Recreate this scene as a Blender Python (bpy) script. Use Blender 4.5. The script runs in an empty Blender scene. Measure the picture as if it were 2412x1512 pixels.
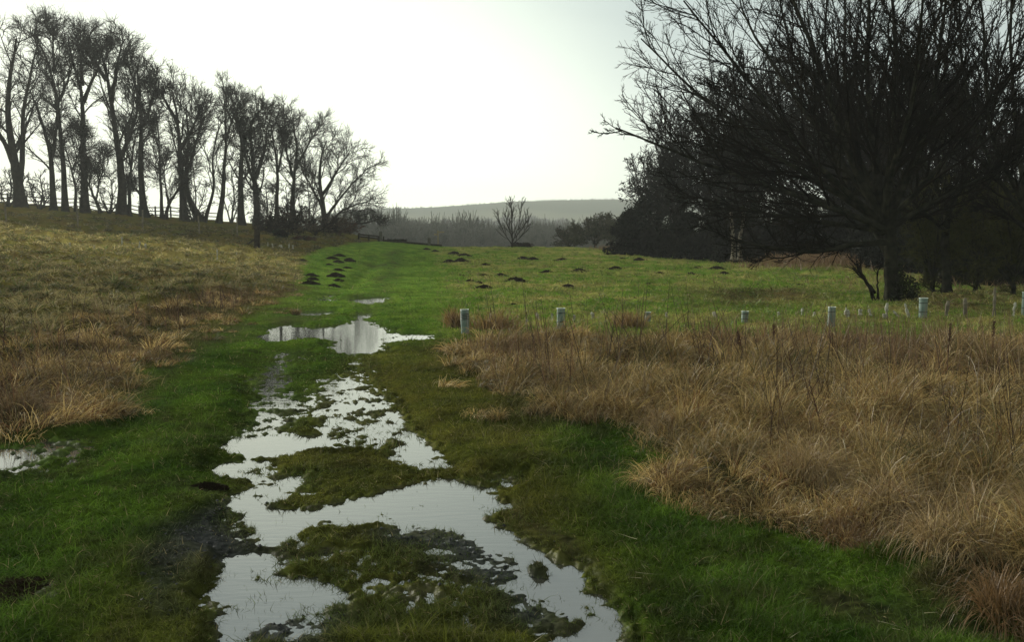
import bpy, math, numpy as np
from mathutils import Vector

# ------------------------------------------------------------------ basics
F = 2100.0                      # focal length in units of the 2412 px wide picture
CAMZ = 1.6
PITCH = math.atan(196 / 2100.)
CP, SP = math.cos(PITCH), math.sin(PITCH)
scene = bpy.context.scene
col = scene.collection
RNG = np.random.default_rng(7)


def sst(a, b, x):
    t = np.clip((x - a) / (b - a), 0, 1)
    return t * t * (3 - 2 * t)


def zmacro(x, y):
    x = np.asarray(x, float); y = np.asarray(y, float)
    base = 0.78 * sst(27, 72, y)
    base = base - 0.6 * sst(2, 24, x) * sst(25, 65, y)
    sl = np.sqrt((np.minimum(x + 4.7, 0)) ** 2 + 1.0) - 1.0
    L = 0.0915 * sl * (0.25 + 0.75 * sst(4, 38, y))
    L = np.minimum(L, 6)
    y0 = 74 + 32 * sst(8, 24, -x)
    fall = 9 * sst(0, 80, y - y0)
    hill = sst(430, 900, y) * sst(-330, -120, x) * (50 - 9 * (1 - sst(-200, 300, x)) + 2.0 * np.sin(x / 90.) + 1.2 * np.sin(x / 37. + 1))
    bump = 0.62 * np.exp(-((x - 15.5) / 3.6) ** 2 - ((y - 42) / 5.) ** 2)
    return base + L * (1 - sst(120, 400, y)) - fall + hill + bump


def ray(px, py):
    u = (px - 1206) / F; v = (756 - py) / F
    return np.array([u, CP + v * SP, -SP + v * CP])     # forward axis length 1 along view


def at_d(px, py, d):
    """point at horizontal forward distance d on the line of sight"""
    r = ray(px, py)
    return np.array([0, 0, CAMZ]) + r * (d / r[1])


def at(px, py, dmax=76.):
    """where the line of sight meets the ground"""
    r = ray(px, py); r = r / r[1]
    d = np.concatenate([np.arange(2, 30, .02), np.arange(30, dmax, .1)])
    h = CAMZ + r[2] * d - zmacro(r[0] * d, d)
    k = np.nonzero(h <= 0)[0]
    k = k[0] if len(k) else int(np.argmin(h))
    return np.array([r[0] * d[k], d[k], float(zmacro(r[0] * d[k], d[k]))])


# noise -------------------------------------------------------------
def _hash(i, j, s):
    n = (i * 374761393 + j * 668265263 + s * 982451653) & 0xFFFFFFFF
    n = ((n ^ (n >> 13)) * 1274126177) & 0xFFFFFFFF
    return ((n ^ (n >> 16)) & 0xFFFF) / 65535.0


def vnoise(x, y, s=0):
    xi = np.floor(x); yi = np.floor(y)
    fx = x - xi; fy = y - yi
    i = xi.astype(np.int64); j = yi.astype(np.int64)
    fx = fx * fx * (3 - 2 * fx); fy = fy * fy * (3 - 2 * fy)
    a = _hash(i, j, s); b = _hash(i + 1, j, s); c = _hash(i, j + 1, s); d = _hash(i + 1, j + 1, s)
    return (a + (b - a) * fx) * (1 - fy) + (c + (d - c) * fx) * fy


def fbm(x, y, sc, octv=3, s=0, gain=.5):
    """about -1..1"""
    t = 0; a = 1; tot = 0; c, sn = math.cos(.6), math.sin(.6)
    for k in range(octv):
        t = t + a * (vnoise(x / sc, y / sc, s + k) - .5) * 2; tot += a
        a *= gain; sc *= .5
        x, y = c * x - sn * y + 3.1, sn * x + c * y + 7.7
    return t / tot


def sdf(px, py, poly):
    """signed distance, negative inside"""
    poly = np.asarray(poly, float)
    d = np.full(px.shape, 1e9); inside = np.zeros(px.shape, bool)
    n = len(poly)
    for i in range(n):
        ax, ay = poly[i]; bx, by = poly[(i + 1) % n]
        ex, ey = bx - ax, by - ay
        wx, wy = px - ax, py - ay
        t = np.clip((wx * ex + wy * ey) / (ex * ex + ey * ey + 1e-12), 0, 1)
        dd = (wx - ex * t) ** 2 + (wy - ey * t) ** 2
        d = np.minimum(d, dd)
        if abs(by - ay) > 1e-12:
            c = ((ay > py) != (by > py)) & (px < (bx - ax) * (py - ay) / (by - ay) + ax)
            inside ^= c
    d = np.sqrt(d)
    return np.where(inside, -d, d)


def gpoly(pts):
    return [tuple(at(px, py)[:2]) for px, py in pts]


# object helpers ------------------------------------------------------
def tag(o, label=None, cat=None, group=None, kind=None):
    if label: o['label'] = label
    if cat: o['category'] = cat
    if group: o['group'] = group
    if kind: o['kind'] = kind
    return o


def mesh_obj(name, verts, faces, mat, parent=None, cols=None, smooth=False, loc=None):
    """faces: (M,k) array all with k corners"""
    me = bpy.data.meshes.new(name)
    verts = np.asarray(verts, np.float32); faces = np.asarray(faces, np.int32)
    if loc is not None:
        verts = verts - np.asarray(loc, np.float32)
    M, k = faces.shape
    me.vertices.add(len(verts)); me.vertices.foreach_set('co', verts.ravel())
    me.loops.add(M * k); me.loops.foreach_set('vertex_index', faces.ravel())
    me.polygons.add(M)
    me.polygons.foreach_set('loop_start', np.arange(0, M * k, k, dtype=np.int32))
    me.polygons.foreach_set('loop_total', np.full(M, k, np.int32))
    me.polygons.foreach_set('use_smooth', np.full(M, smooth))
    me.update(calc_edges=True)
    if cols is not None:
        a = me.attributes.new('Col', 'FLOAT_COLOR', 'POINT')
        c = np.ones((len(verts), 4), np.float32); c[:, :cols.shape[1]] = cols
        a.data.foreach_set('color', c.ravel())
    me.materials.append(mat)
    o = bpy.data.objects.new(name, me); col.objects.link(o)
    if loc is not None and parent is None:
        o.location = loc
    if parent is not None: o.parent = parent
    return o


def empty(name, loc, label=None, cat=None, group=None):
    o = bpy.data.objects.new(name, None); col.objects.link(o)
    o.empty_display_size = .2
    o.location = [float(v) for v in loc]
    return tag(o, label, cat, group)


def tubes(P, R, S=3):
    """P (N,K,3), R (N,K) -> verts, quads"""
    P = np.asarray(P, float); N, K, _ = P.shape
    T = np.gradient(P, axis=1)
    T /= np.linalg.norm(T, axis=2, keepdims=True) + 1e-9
    D = P[:, -1] - P[:, 0]; D /= np.linalg.norm(D, axis=1, keepdims=True) + 1e-9
    ref = np.where(np.abs(D[:, 2:3]) < .8, np.array([[0, 0, 1.]]), np.array([[1., .2, 0]]))
    ref = np.repeat(ref[:, None], K, 1)
    U = np.cross(T, ref); U /= np.linalg.norm(U, axis=2, keepdims=True) + 1e-9
    V = np.cross(T, U)
    a = np.arange(S) * 2 * math.pi / S
    ring = P[:, :, None] + R[:, :, None, None] * (np.cos(a)[None, None, :, None] * U[:, :, None] + np.sin(a)[None, None, :, None] * V[:, :, None])
    verts = ring.reshape(-1, 3)
    n = np.arange(N)[:, None, None]; k = np.arange(K - 1)[None, :, None]; s = np.arange(S)[None, None, :]
    b = (n * K + k) * S
    s2 = (s + 1) % S
    f = np.stack([b + s, b + s2, b + S + s2, b + S + s], -1).reshape(-1, 4)
    return verts, f


def cat_geo(parts):
    V, Fc, off = [], [], 0
    for v, f in parts:
        V.append(v); Fc.append(f + off); off += len(v)
    return np.concatenate(V), np.concatenate(Fc)


def resample(pts, n):
    pts = np.asarray(pts, float)
    # catmull-ish smoothing through linear resample + blur
    d = np.r_[0, np.cumsum(np.linalg.norm(np.diff(pts, axis=0), axis=1))]
    t = np.linspace(0, d[-1], n)
    q = np.stack([np.interp(t, d, pts[:, k]) for k in range(3)], 1)
    for _ in range(2):
        q[1:-1] = .25 * q[:-2] + .5 * q[1:-1] + .25 * q[2:]
    return q


# ------------------------------------------------------------------ materials
def new_mat(name):
    m = bpy.data.materials.new(name); m.use_nodes = True
    nt = m.node_tree; nt.nodes.clear()
    out = nt.nodes.new('ShaderNodeOutputMaterial')
    return m, nt, out


def N(nt, t, **kw):
    n = nt.nodes.new(t)
    for k, v in kw.items(): setattr(n, k, v)
    return n


def noisy_mat(name, c1, c2, scale=8., rough=.8, bump=.3, bdist=.02, spec=.3, detail=5., c3=None, metallic=0):
    m, nt, out = new_mat(name)
    tc = N(nt, 'ShaderNodeTexCoord')
    nz = N(nt, 'ShaderNodeTexNoise'); nz.inputs['Scale'].default_value = scale; nz.inputs['Detail'].default_value = detail
    nt.links.new(tc.outputs['Object'], nz.inputs['Vector'])
    cr = N(nt, 'ShaderNodeValToRGB')
    cr.color_ramp.elements[0].position = .35; cr.color_ramp.elements[1].position = .65
    cr.color_ramp.elements[0].color = (*c1, 1); cr.color_ramp.elements[1].color = (*c2, 1)
    if c3:
        e = cr.color_ramp.elements.new(.78); e.color = (*c3, 1)
    nt.links.new(nz.outputs['Fac'], cr.inputs['Fac'])
    if spec <= .15:
        b = N(nt, 'ShaderNodeBsdfDiffuse'); nt.links.new(cr.outputs['Color'], b.inputs['Color'])
    else:
        b = N(nt, 'ShaderNodeBsdfPrincipled')
        b.inputs['Roughness'].default_value = rough
        b.inputs['Specular IOR Level'].default_value = spec
        nt.links.new(cr.outputs['Color'], b.inputs['Base Color'])
    if bump:
        n2 = N(nt, 'ShaderNodeTexNoise'); n2.inputs['Scale'].default_value = scale * 4; n2.inputs['Detail'].default_value = 4
        nt.links.new(tc.outputs['Object'], n2.inputs['Vector'])
        bp = N(nt, 'ShaderNodeBump'); bp.inputs['Strength'].default_value = bump; bp.inputs['Distance'].default_value = bdist
        nt.links.new(n2.outputs['Fac'], bp.inputs['Height']); nt.links.new(bp.outputs['Normal'], b.inputs['Normal'])
    nt.links.new(b.outputs[0], out.inputs['Surface'])
    return m


def blade_mat(name, transl=.35, gloss=.05, rough=.5):
    m, nt, out = new_mat(name)
    at_ = N(nt, 'ShaderNodeAttribute', attribute_name='Col')
    d = N(nt, 'ShaderNodeBsdfDiffuse'); t = N(nt, 'ShaderNodeBsdfTranslucent')
    g = N(nt, 'ShaderNodeBsdfGlossy'); g.inputs['Roughness'].default_value = rough
    nt.links.new(at_.outputs['Color'], d.inputs['Color']); nt.links.new(at_.outputs['Color'], t.inputs['Color'])
    m1 = N(nt, 'ShaderNodeMixShader'); m1.inputs[0].default_value = transl
    nt.links.new(d.outputs[0], m1.inputs[1]); nt.links.new(t.outputs[0], m1.inputs[2])
    m2 = N(nt, 'ShaderNodeMixShader'); m2.inputs[0].default_value = gloss
    nt.links.new(m1.outputs[0], m2.inputs[1]); nt.links.new(g.outputs[0], m2.inputs[2])
    nt.links.new(m2.outputs[0], out.inputs['Surface'])
    return m


def ground_mat():
    m, nt, out = new_mat('turf')
    at_ = N(nt, 'ShaderNodeAttribute', attribute_name='Col')
    tc = N(nt, 'ShaderNodeTexCoord')
    nz = N(nt, 'ShaderNodeTexNoise'); nz.inputs['Scale'].default_value = 22; nz.inputs['Detail'].default_value = 8
    nt.links.new(tc.outputs['Object'], nz.inputs['Vector'])
    mr = N(nt, 'ShaderNodeMapRange'); mr.inputs[1].default_value = .3; mr.inputs[2].default_value = .7
    mr.inputs[3].default_value = .55; mr.inputs[4].default_value = 1.45
    nt.links.new(nz.outputs['Fac'], mr.inputs[0])
    mx = N(nt, 'ShaderNodeVectorMath', operation='SCALE')
    nt.links.new(at_.outputs['Color'], mx.inputs[0]); nt.links.new(mr.outputs[0], mx.inputs['Scale'])
    df = N(nt, 'ShaderNodeBsdfDiffuse'); gl = N(nt, 'ShaderNodeBsdfGlossy'); gl.inputs['Roughness'].default_value = .4
    nt.links.new(mx.outputs[0], df.inputs['Color'])
    # alpha channel of Col: 1 = dry, lower = wet film
    wf = N(nt, 'ShaderNodeMapRange'); wf.inputs[1].default_value = .95; wf.inputs[2].default_value = .6; wf.inputs[3].default_value = 0; wf.inputs[4].default_value = .018
    nt.links.new(at_.outputs['Alpha'], wf.inputs[0])
    b = N(nt, 'ShaderNodeMixShader'); nt.links.new(wf.outputs[0], b.inputs[0]); nt.links.new(df.outputs[0], b.inputs[1]); nt.links.new(gl.outputs[0], b.inputs[2])
    bp = N(nt, 'ShaderNodeBump'); bp.inputs['Strength'].default_value = .6; bp.inputs['Distance'].default_value = .02
    nt.links.new(nz.outputs['Fac'], bp.inputs['Height']); nt.links.new(bp.outputs['Normal'], df.inputs['Normal']); nt.links.new(bp.outputs['Normal'], gl.inputs['Normal'])
    nt.links.new(b.outputs[0], out.inputs['Surface'])
    return m


def water_mat():
    m, nt, out = new_mat('standing_water')
    tc = N(nt, 'ShaderNodeTexCoord')
    b = N(nt, 'ShaderNodeBsdfPrincipled')
    b.inputs['Base Color'].default_value = (.035, .036, .03, 1)
    b.inputs['Roughness'].default_value = .03
    b.inputs['IOR'].default_value = 3.2
    b.inputs['Specular IOR Level'].default_value = .5
    mp = N(nt, 'ShaderNodeMapping'); mp.inputs['Scale'].default_value = (1.2, 5, 1)
    nt.links.new(tc.outputs['Object'], mp.inputs['Vector'])
    nz = N(nt, 'ShaderNodeTexNoise'); nz.inputs['Scale'].default_value = 4.5; nz.inputs['Detail'].default_value = 3
    nt.links.new(mp.outputs[0], nz.inputs['Vector'])
    bp = N(nt, 'ShaderNodeBump'); bp.inputs['Strength'].default_value = .07; bp.inputs['Distance'].default_value = .01
    nt.links.new(nz.outputs['Fac'], bp.inputs['Height']); nt.links.new(bp.outputs['Normal'], b.inputs['Normal'])
    nt.links.new(b.outputs[0], out.inputs['Surface'])
    return m


M_turf = ground_mat()
M_water = water_mat()
M_blade = blade_mat('grass_blades', .35, .008)
M_dry = blade_mat('dry_grass', .3, .03, .45)
M_bark = noisy_mat('bark_left_belt', (.012, .010, .007), (.032, .026, .018), 3., .95, .6, .03, .1)
M_barkR = noisy_mat('bark_ash', (.008, .008, .006), (.028, .028, .018), 5., .95, .6, .02, .05, c3=(.045, .05, .02))
M_twig = noisy_mat('twigs', (.011, .008, .006), (.022, .016, .011), 2., .95, 0, spec=.05)
M_twigR = noisy_mat('twigs_wood', (.004, .0035, .0025), (.014, .011, .007), 2., .95, 0, spec=.05)
M_lichen = noisy_mat('lichen_twigs', (.02, .022, .006), (.06, .062, .018), 2., .95, 0, spec=.05)
M_far = noisy_mat('far_twigs', (.075, .078, .062), (.14, .14, .11), .5, .95, 0, spec=.05)  # extra valley haze is painted into this paler twig colour
M_shrub2 = noisy_mat('brown_scrub_twigs', (.03, .027, .018), (.06, .052, .034), 2., .95, 0, spec=.05)
M_shrub = noisy_mat('reddish_twigs', (.04, .022, .015), (.08, .042, .026), 2., .95, 0, spec=.05)
M_ivy = blade_mat('ivy_leaves', .15, .01, .6)
M_wood = noisy_mat('weathered_timber', (.1, .085, .06), (.19, .165, .12), 9., .9, .4, .01, .2)
M_wooddark = noisy_mat('dark_timber', (.02, .017, .013), (.05, .042, .03), 6., .9, .4, .01, .1)
M_pale = noisy_mat('bleached_guard', (.24, .23, .18), (.42, .41, .34), 14., .7, .4, .01, .3)
M_tube = noisy_mat('tube_plastic', (.11, .165, .14), (.19, .245, .215), 7., .6, .15, .004, .3, c3=(.24, .29, .25))
M_tuberim = noisy_mat('tube_rim', (.5, .56, .5), (.68, .72, .66), 9., .5, .1, .002, .4)
M_tie = noisy_mat('black_tie', (.008, .008, .008), (.015, .015, .015), 9., .5, 0)
M_soil = noisy_mat('molehill_soil', (.010, .0075, .005), (.032, .024, .016), 18., .95, .9, .03, .15)
M_stone = noisy_mat('wet_stones', (.018, .020, .022), (.045, .05, .052), 30., .8, .3, .005, .2)
M_sign = noisy_mat('sign_timber', (.17, .14, .07), (.28, .23, .11), 9., .8, .2, .005, .2)
M_weed = noisy_mat('dock_stem', (.035, .016, .009), (.075, .032, .018), 9., .9, 0)
M_hedge = noisy_mat('far_wood', (.02, .022, .015), (.05, .05, .034), .1, .95, 0)
M_post = noisy_mat('mossy_post', (.045, .045, .03), (.1, .1, .07), 9., .9, .3, .01, .2)

# ------------------------------------------------------------------ ground zones (pixel outlines -> ground)
WET = [  # value, softness(m), outline ; value +1 open water, 0 half water half tufts, -1 dry
    (-.55, .35, [(560, 1500), (480, 1250), (520, 1040), (600, 940), (620, 830), (860, 830), (960, 960), (1080, 1100), (1230, 1180), (1480, 1500)]),
    (1.0, .10, [(612, 797), (640, 775), (690, 763), (702, 772), (790, 770), (835, 755), (880, 760), (912, 780), (940, 795), (925, 806), (880, 835), (825, 833), (775, 817), (792, 801), (720, 800), (650, 812)]),
    (.32, .08, [(905, 786), (1045, 789), (1025, 803), (905, 808)]),
    (.7, .08, [(835, 741), (876, 738), (868, 751), (840, 757)]),
    (.75, .07, [(685, 741), (735, 733), (790, 735), (775, 745), (705, 748)]),
    (.9, .10, [(822, 707), (870, 702), (912, 700), (910, 712), (872, 718), (845, 715)]),
    (.8, .06, [(736, 711), (760, 705), (830, 705), (826, 709), (745, 712)]),
    (.8, .10, [(765, 696), (790, 690), (788, 700), (765, 704)]),
    (.35, .05, [(855, 724), (872, 722), (870, 730), (853, 730)]),
    (.3, .12, [(650, 828), (700, 828), (668, 880), (655, 925), (700, 940), (755, 965), (700, 990), (640, 1035), (540, 1040), (600, 1000), (605, 930), (600, 900), (630, 870)]),
    (.22, .10, [(625, 880), (665, 870), (650, 925), (612, 925)]),
    (.14, .12, [(838, 838), (858, 840), (868, 880), (893, 915), (915, 950), (940, 975), (985, 1020), (1040, 1100), (1000, 1112), (930, 1080), (900, 1050), (800, 1058), (760, 1040), (775, 1000), (765, 960), (730, 930), (760, 895), (830, 880), (845, 862)]),
    (.4, .12, [(770, 925), (860, 925), (880, 950), (850, 975), (800, 1000), (770, 1030), (760, 990)]),
    (.2, .10, [(660, 940), (700, 948), (690, 985), (630, 1030), (560, 1035), (620, 1000), (625, 960)]),
    (1.0, .07, [(520, 1052), (560, 1040), (640, 1030), (750, 1029), (782, 1043), (755, 1060), (690, 1070), (625, 1080), (560, 1073)]),
    (.3, .08, [(492, 1102), (560, 1087), (620, 1092), (650, 1112), (560, 1127), (500, 1120)]),
    (.75, .08, [(918, 968), (935, 970), (965, 1010), (1008, 1060), (1042, 1105), (990, 1102), (942, 1075), (950, 1035)]),
    (.25, .10, [(640, 1115), (720, 1125), (700, 1165), (620, 1185), (570, 1170)]),
    (.62, .07, [(525, 1190), (575, 1162), (620, 1165), (612, 1188), (680, 1200), (760, 1192), (870, 1172), (950, 1148), (1060, 1128), (1150, 1150), (1185, 1200), (1150, 1226), (1240, 1290), (1130, 1262), (1080, 1250), (940, 1243), (900, 1236), (760, 1245), (705, 1262), (665, 1290), (615, 1282), (590, 1250)]),
    (.25, .08, [(1150, 1120), (1235, 1125), (1225, 1145), (1150, 1155)]),
    (.55, .10, [(920, 1232), (1010, 1222), (1110, 1240), (1190, 1256), (1260, 1297), (1385, 1343), (1405, 1400), (1455, 1440), (1485, 1500), (1510, 1560), (1290, 1560), (1345, 1470), (1260, 1420), (1190, 1350), (1140, 1300), (1050, 1260), (940, 1262)]),
    (.55, .10, [(492, 1350), (520, 1320), (600, 1308), (680, 1320), (705, 1340), (665, 1360), (740, 1368), (812, 1390), (852, 1420), (830, 1440), (700, 1480), (640, 1500), (560, 1560), (500, 1560), (520, 1480), (480, 1420)]),
    (.5, .06, [(690, 1330), (760, 1300), (860, 1300), (830, 1330), (740, 1345)]),
    (-.4, .07, [(665, 1295), (700, 1265), (790, 1243), (905, 1240), (922, 1250), (900, 1275), (760, 1296), (700, 1300)]),
    (-.33, .10, [(662, 1360), (850, 1300), (900, 1275), (1000, 1280), (1080, 1300), (1130, 1400), (1180, 1430), (1180, 1520), (850, 1520), (790, 1470), (860, 1420), (820, 1390), (740, 1367)]),
    (.3, .08, [(860, 1395), (1000, 1385), (1080, 1420), (960, 1440)]),
    (-.12, .08, [(945, 1262), (1040, 1250), (1140, 1272), (1200, 1325), (1180, 1352), (1080, 1330), (1010, 1285)]),
    (-.10, .12, [(1110, 1300), (1210, 1330), (1330, 1450), (1340, 1480), (1230, 1430), (1130, 1380)]),
    (-.3, .10, [(1180, 1430), (1270, 1430), (1335, 1465), (1300, 1510), (1210, 1500)]),
    (-.35, .10, [(440, 1230), (480, 1200), (560, 1210), (610, 1270), (600, 1300), (500, 1310), (450, 1290)]),
    (-.08, .10, [(560, 1480), (700, 1450), (830, 1440), (800, 1500), (700, 1530), (600, 1530)]),
    (-.4, .2, [(-300, 1050), (250, 1040), (220, 1140), (-300, 1180)]),
    (.6, .16, [(-260, 1072), (60, 1064), (135, 1073), (60, 1100), (-260, 1135)]),
    (.25, .10, [(90, 1038), (210, 1032), (200, 1058), (110, 1062)]),
    (-.9, .04, [(1262, 1335), (1300, 1340), (1310, 1362), (1270, 1358)]),
]
WET = [(v, s, gpoly(p)) for v, s, p in WET]
GRAVEL = [gpoly(p) for p in [
    [(430, 1230), (480, 1195), (560, 1205), (620, 1270), (690, 1310), (600, 1325), (500, 1330), (470, 1420), (440, 1500), (400, 1300)],
    [(930, 1262), (1040, 1248), (1150, 1272), (1215, 1330), (1340, 1460), (1300, 1520), (1170, 1500), (1180, 1420), (1090, 1370), (1000, 1290)],
    [(560, 1500), (700, 1440), (860, 1440), (830, 1520), (700, 1540), (560, 1540)],
]]
MUD = [gpoly(p) for p in [
    [(835, 697), (870, 692), (905, 692), (900, 701), (845, 703)],
    [(860, 623), (945, 617), (940, 632), (880, 630)], [(880, 656), (935, 652), (930, 668), (885, 664)],
    [(915, 595), (945, 592), (940, 606), (915, 606)],
    [(925, 590), (940, 590), (930, 640), (915, 690), (890, 740), (875, 735), (900, 680), (915, 630)],
    [(640, 750), (760, 748), (700, 765), (640, 768)],
    [(480, 790), (560, 770), (600, 775), (500, 830), (400, 900), (360, 960), (400, 1020), (330, 960)],
    [(1180, 1200), (1230, 1210), (1400, 1330), (1500, 1480), (1440, 1440), (1390, 1350), (1250, 1290)],
    [(-200, 1360), (60, 1370), (170, 1400), (120, 1450), (-200, 1470)], [(440, 1152), (520, 1150), (510, 1175), (450, 1172)],
    [(1900, 1400), (2412, 1480), (2412, 1512), (1900, 1500)],
]]
BROWN = [gpoly(p) for p in [[(1620, 690), (1900, 680), (1960, 715), (1800, 728), (1650, 725)], [(2080, 690), (2420, 680), (2420, 740), (2100, 735)]]]
DRYR = gpoly([(1070, 830), (1130, 880), (1240, 955), (1400, 1015), (1520, 1050), (1650, 1100), (1800, 1180), (1950, 1235), (2100, 1290), (2250, 1370), (2420, 1450), (2700, 1560)]) + \
    [(5.5, 2.6), (13., 6.), (20., 14.)] + gpoly([(2700, 812), (2412, 812), (1900, 815), (1500, 812), (1250, 806), (1150, 815), (1100, 820)])
DRYL = gpoly([(0, 1040), (190, 1005), (300, 915), (370, 865), (480, 805), (560, 758), (640, 717), (705, 690), (690, 675), (600, 690), (520, 702), (400, 725), (250, 757), (100, 797), (0, 815), (-300, 900)]) + [(-9, 6.5)]
# left edge of the mown track as x(y)
_b = np.array([at(*p)[:2] for p in [(-250, 1120), (0, 1040), (190, 1003), (300, 915), (370, 865), (480, 805), (560, 758), (640, 717), (705, 690), (712, 650), (722, 612), (740, 592)]])
LB_Y, LB_X = _b[:, 1], _b[:, 0]
_r = np.array([at(*p)[:2] for p in [(1048, 800), (1035, 740), (1025, 690), (1018, 640), (1012, 600), (1010, 588)]])
RB_Y, RB_X = _r[:, 1], _r[:, 0]


def wetness(x, y):
    W = np.full(x.shape, -1.0)
    m = (y < 30) & (y > 2) & (x > -7) & (x < 5)
    if m.any():
        xs, ys = x[m], y[m]; w = W[m]
        wob = .10 * fbm(xs, ys, .4, 4, 11, .65) * np.clip(ys / 8, .6, 3)
        xw, yw = xs + wob, ys + .12 * fbm(xs, ys, .35, 4, 31, .65) * np.clip(ys / 8, .6, 3)
        for v, s, poly in WET:
            s = s * np.clip(ys / 8, .5, 2.5) * (2.2 if -.2 < v < .5 else 1.9 if v > .5 else 1.3)
            k = sst(0, 1, .5 - sdf(xw, yw, poly) / (2 * s))
            w = w + (v - w) * k
        W[m] = w
    return W


def multi(x, y, polys, soft=.15, wob=.2, near=60):
    out = np.zeros(x.shape)
    xw = x + wob * fbm(x, y, .7, 3, 41); yw = y + wob * fbm(x, y, .7, 3, 51)
    for p in polys:
        a = np.array(p)
        m = (x > a[:, 0].min() - 2) & (x < a[:, 0].max() + 2) & (y > a[:, 1].min() - 2) & (y < a[:, 1].max() + 2)
        if m.any():
            s = soft * np.clip(y[m] / 8, .5, 3)
            out[m] = np.maximum(out[m], sst(0, 1, .5 - sdf(xw[m], yw[m], p) / (2 * s)))
    return out


def zones(x, y):
    Z = {}
    Z['W'] = wetness(x, y)
    Z['gravel'] = multi(x, y, GRAVEL, .4, .3)
    Z['mud'] = multi(x, y, MUD, .2, .3)
    Z['brown'] = multi(x, y, BROWN, .4, .6)
    Z['dryR'] = multi(x + .5 * fbm(x, y, 1.7, 2, 91), y + .5 * fbm(x, y, 1.7, 2, 95), [DRYR], .4, .6)
    Z['dryL'] = multi(x + .4 * fbm(x, y, 1.7, 2, 91), y, [DRYL], .4, .6)
    lx = np.interp(y, LB_Y, LB_X)
    Z['slope'] = sst(-.3, .5, lx - x + .4 * fbm(x, y, 1.2, 3, 61)) * (y > 3) * (1 - sst(100, 125, y))
    rx = np.interp(y, RB_Y, RB_X)
    Z['field'] = sst(-.3, 1.2, x - rx + .5 * fbm(x, y, 1.5, 2, 71)) * sst(12, 15, y)
    Z['lx'], Z['rx'] = lx, rx
    return Z


def C(*v): return np.array(v, float)


def mixc(a, b, t): return a + (b - a) * np.clip(t, 0, 1)[:, None]


def albedo(x, y, Z):
    n1 = fbm(x, y, 1.1, 4, 101); n2 = fbm(x, y, .33, 4, 111); n3 = fbm(x, y, 4.5, 3, 121)
    one = np.ones((len(x), 3))
    lush = mixc(one * C(.026, .056, .007), one * C(.062, .108, .012), .5 + .9 * n2)
    c = mixc(lush, one * C(.072, .10, .014), -.1 + .9 * n1 + .3 * n2)
    # mossy middle of the track
    mid = sst(.9, .2, np.abs(x + .75 + .05 * (y - 6)) - .55) * sst(2, 4, y) * (1 - sst(11, 15, y))
    c = mixc(c, mixc(one * C(.05, .058, .011), one * C(.10, .09, .018), .5 + .8 * n2), mid * .85)
    far = sst(10, 26, y)
    c = mixc(c, mixc(one * C(.068, .135, .016), one * C(.13, .19, .028), .5 + n2), far * .8)
    n5 = fbm(x, y, .22, 3, 151)
    c = mixc(c, one * C(.03, .026, .010), sst(.15, .5, n5) * .45 * (1 - far))
    c = c * (1 + .5 * fbm(x, y, .55, 3, 161))[:, None]
    # the rough field on the right
    f = mixc(one * C(.085, .155, .016), one * C(.27, .23, .075), .25 + .8 * n1 + .7 * n2 + .15 * sst(30, 60, y))
    f = mixc(f, one * C(.06, .10, .014), .5 * n3)
    c = mixc(c, f, Z['field'])
    c = mixc(c, mixc(one * C(.10, .062, .03), one * C(.045, .05, .015), .5 + n2), Z['brown'] * .85)
    # left tussock slope
    s = mixc(one * C(.10, .065, .022), one * C(.10, .10, .018), .45 + .9 * n1 + .8 * n2)
    s = mixc(s, one * C(.3, .25, .07), sst(24, 38, y) * (.45 + .9 * n2))
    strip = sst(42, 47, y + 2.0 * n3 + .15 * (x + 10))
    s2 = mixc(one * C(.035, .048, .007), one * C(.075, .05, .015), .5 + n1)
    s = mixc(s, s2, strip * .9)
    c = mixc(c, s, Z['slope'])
    dr = np.maximum(Z['dryR'], Z['dryL'])
    c = mixc(c, mixc(one * C(.05, .034, .017), one * C(.045, .05, .014), .4 + n1), dr * .9)
    # margins: brown where the ground meets the water
    W = Z['W']
    edge = sst(-.75, -.3, W)
    c = mixc(c, one * C(.04, .036, .018), edge * .25)
    c = mixc(c, one * C(.030, .026, .017), sst(-.1, .25, W) * .5)
    c = mixc(c, mixc(one * C(.016, .015, .008), one * C(.036, .028, .016), .5 + n2), Z['mud'] * sst(-.2, .5, n2 + .35) * .7)
    c = mixc(c, mixc(one * C(.017, .020, .023), one * C(.036, .04, .043), .5 + n2), Z['gravel'] * .92)
    # brown mound and strip below the wood on the right
    mound = np.exp(-((x - 15.5) / 3.2) ** 2 - ((y - 41.5) / 4.2) ** 2)
    c = mixc(c, mixc(one * C(.19, .12, .06), one * C(.09, .085, .03), .3 + n2), mound * 1.3)
    strip2 = sst(62, 67, y) * sst(5, 9, x) * (1 - sst(74, 80, y))
    c = mixc(c, one * C(.14, .09, .05), strip2 * .9)
    # beyond the crest
    v = sst(78, 110, y)
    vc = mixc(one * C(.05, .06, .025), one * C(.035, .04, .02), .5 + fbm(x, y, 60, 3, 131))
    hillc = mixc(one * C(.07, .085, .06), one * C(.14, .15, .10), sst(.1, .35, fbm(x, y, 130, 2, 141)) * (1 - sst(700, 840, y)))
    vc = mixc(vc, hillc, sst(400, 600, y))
    c = mixc(c, vc, v * (1 - Z['slope']))
    rough = .95 - .05 * Z['gravel'] - .1 * Z['mud'] - .25 * sst(-.3, .2, W)
    return c, np.clip(rough, .5, 1)


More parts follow.
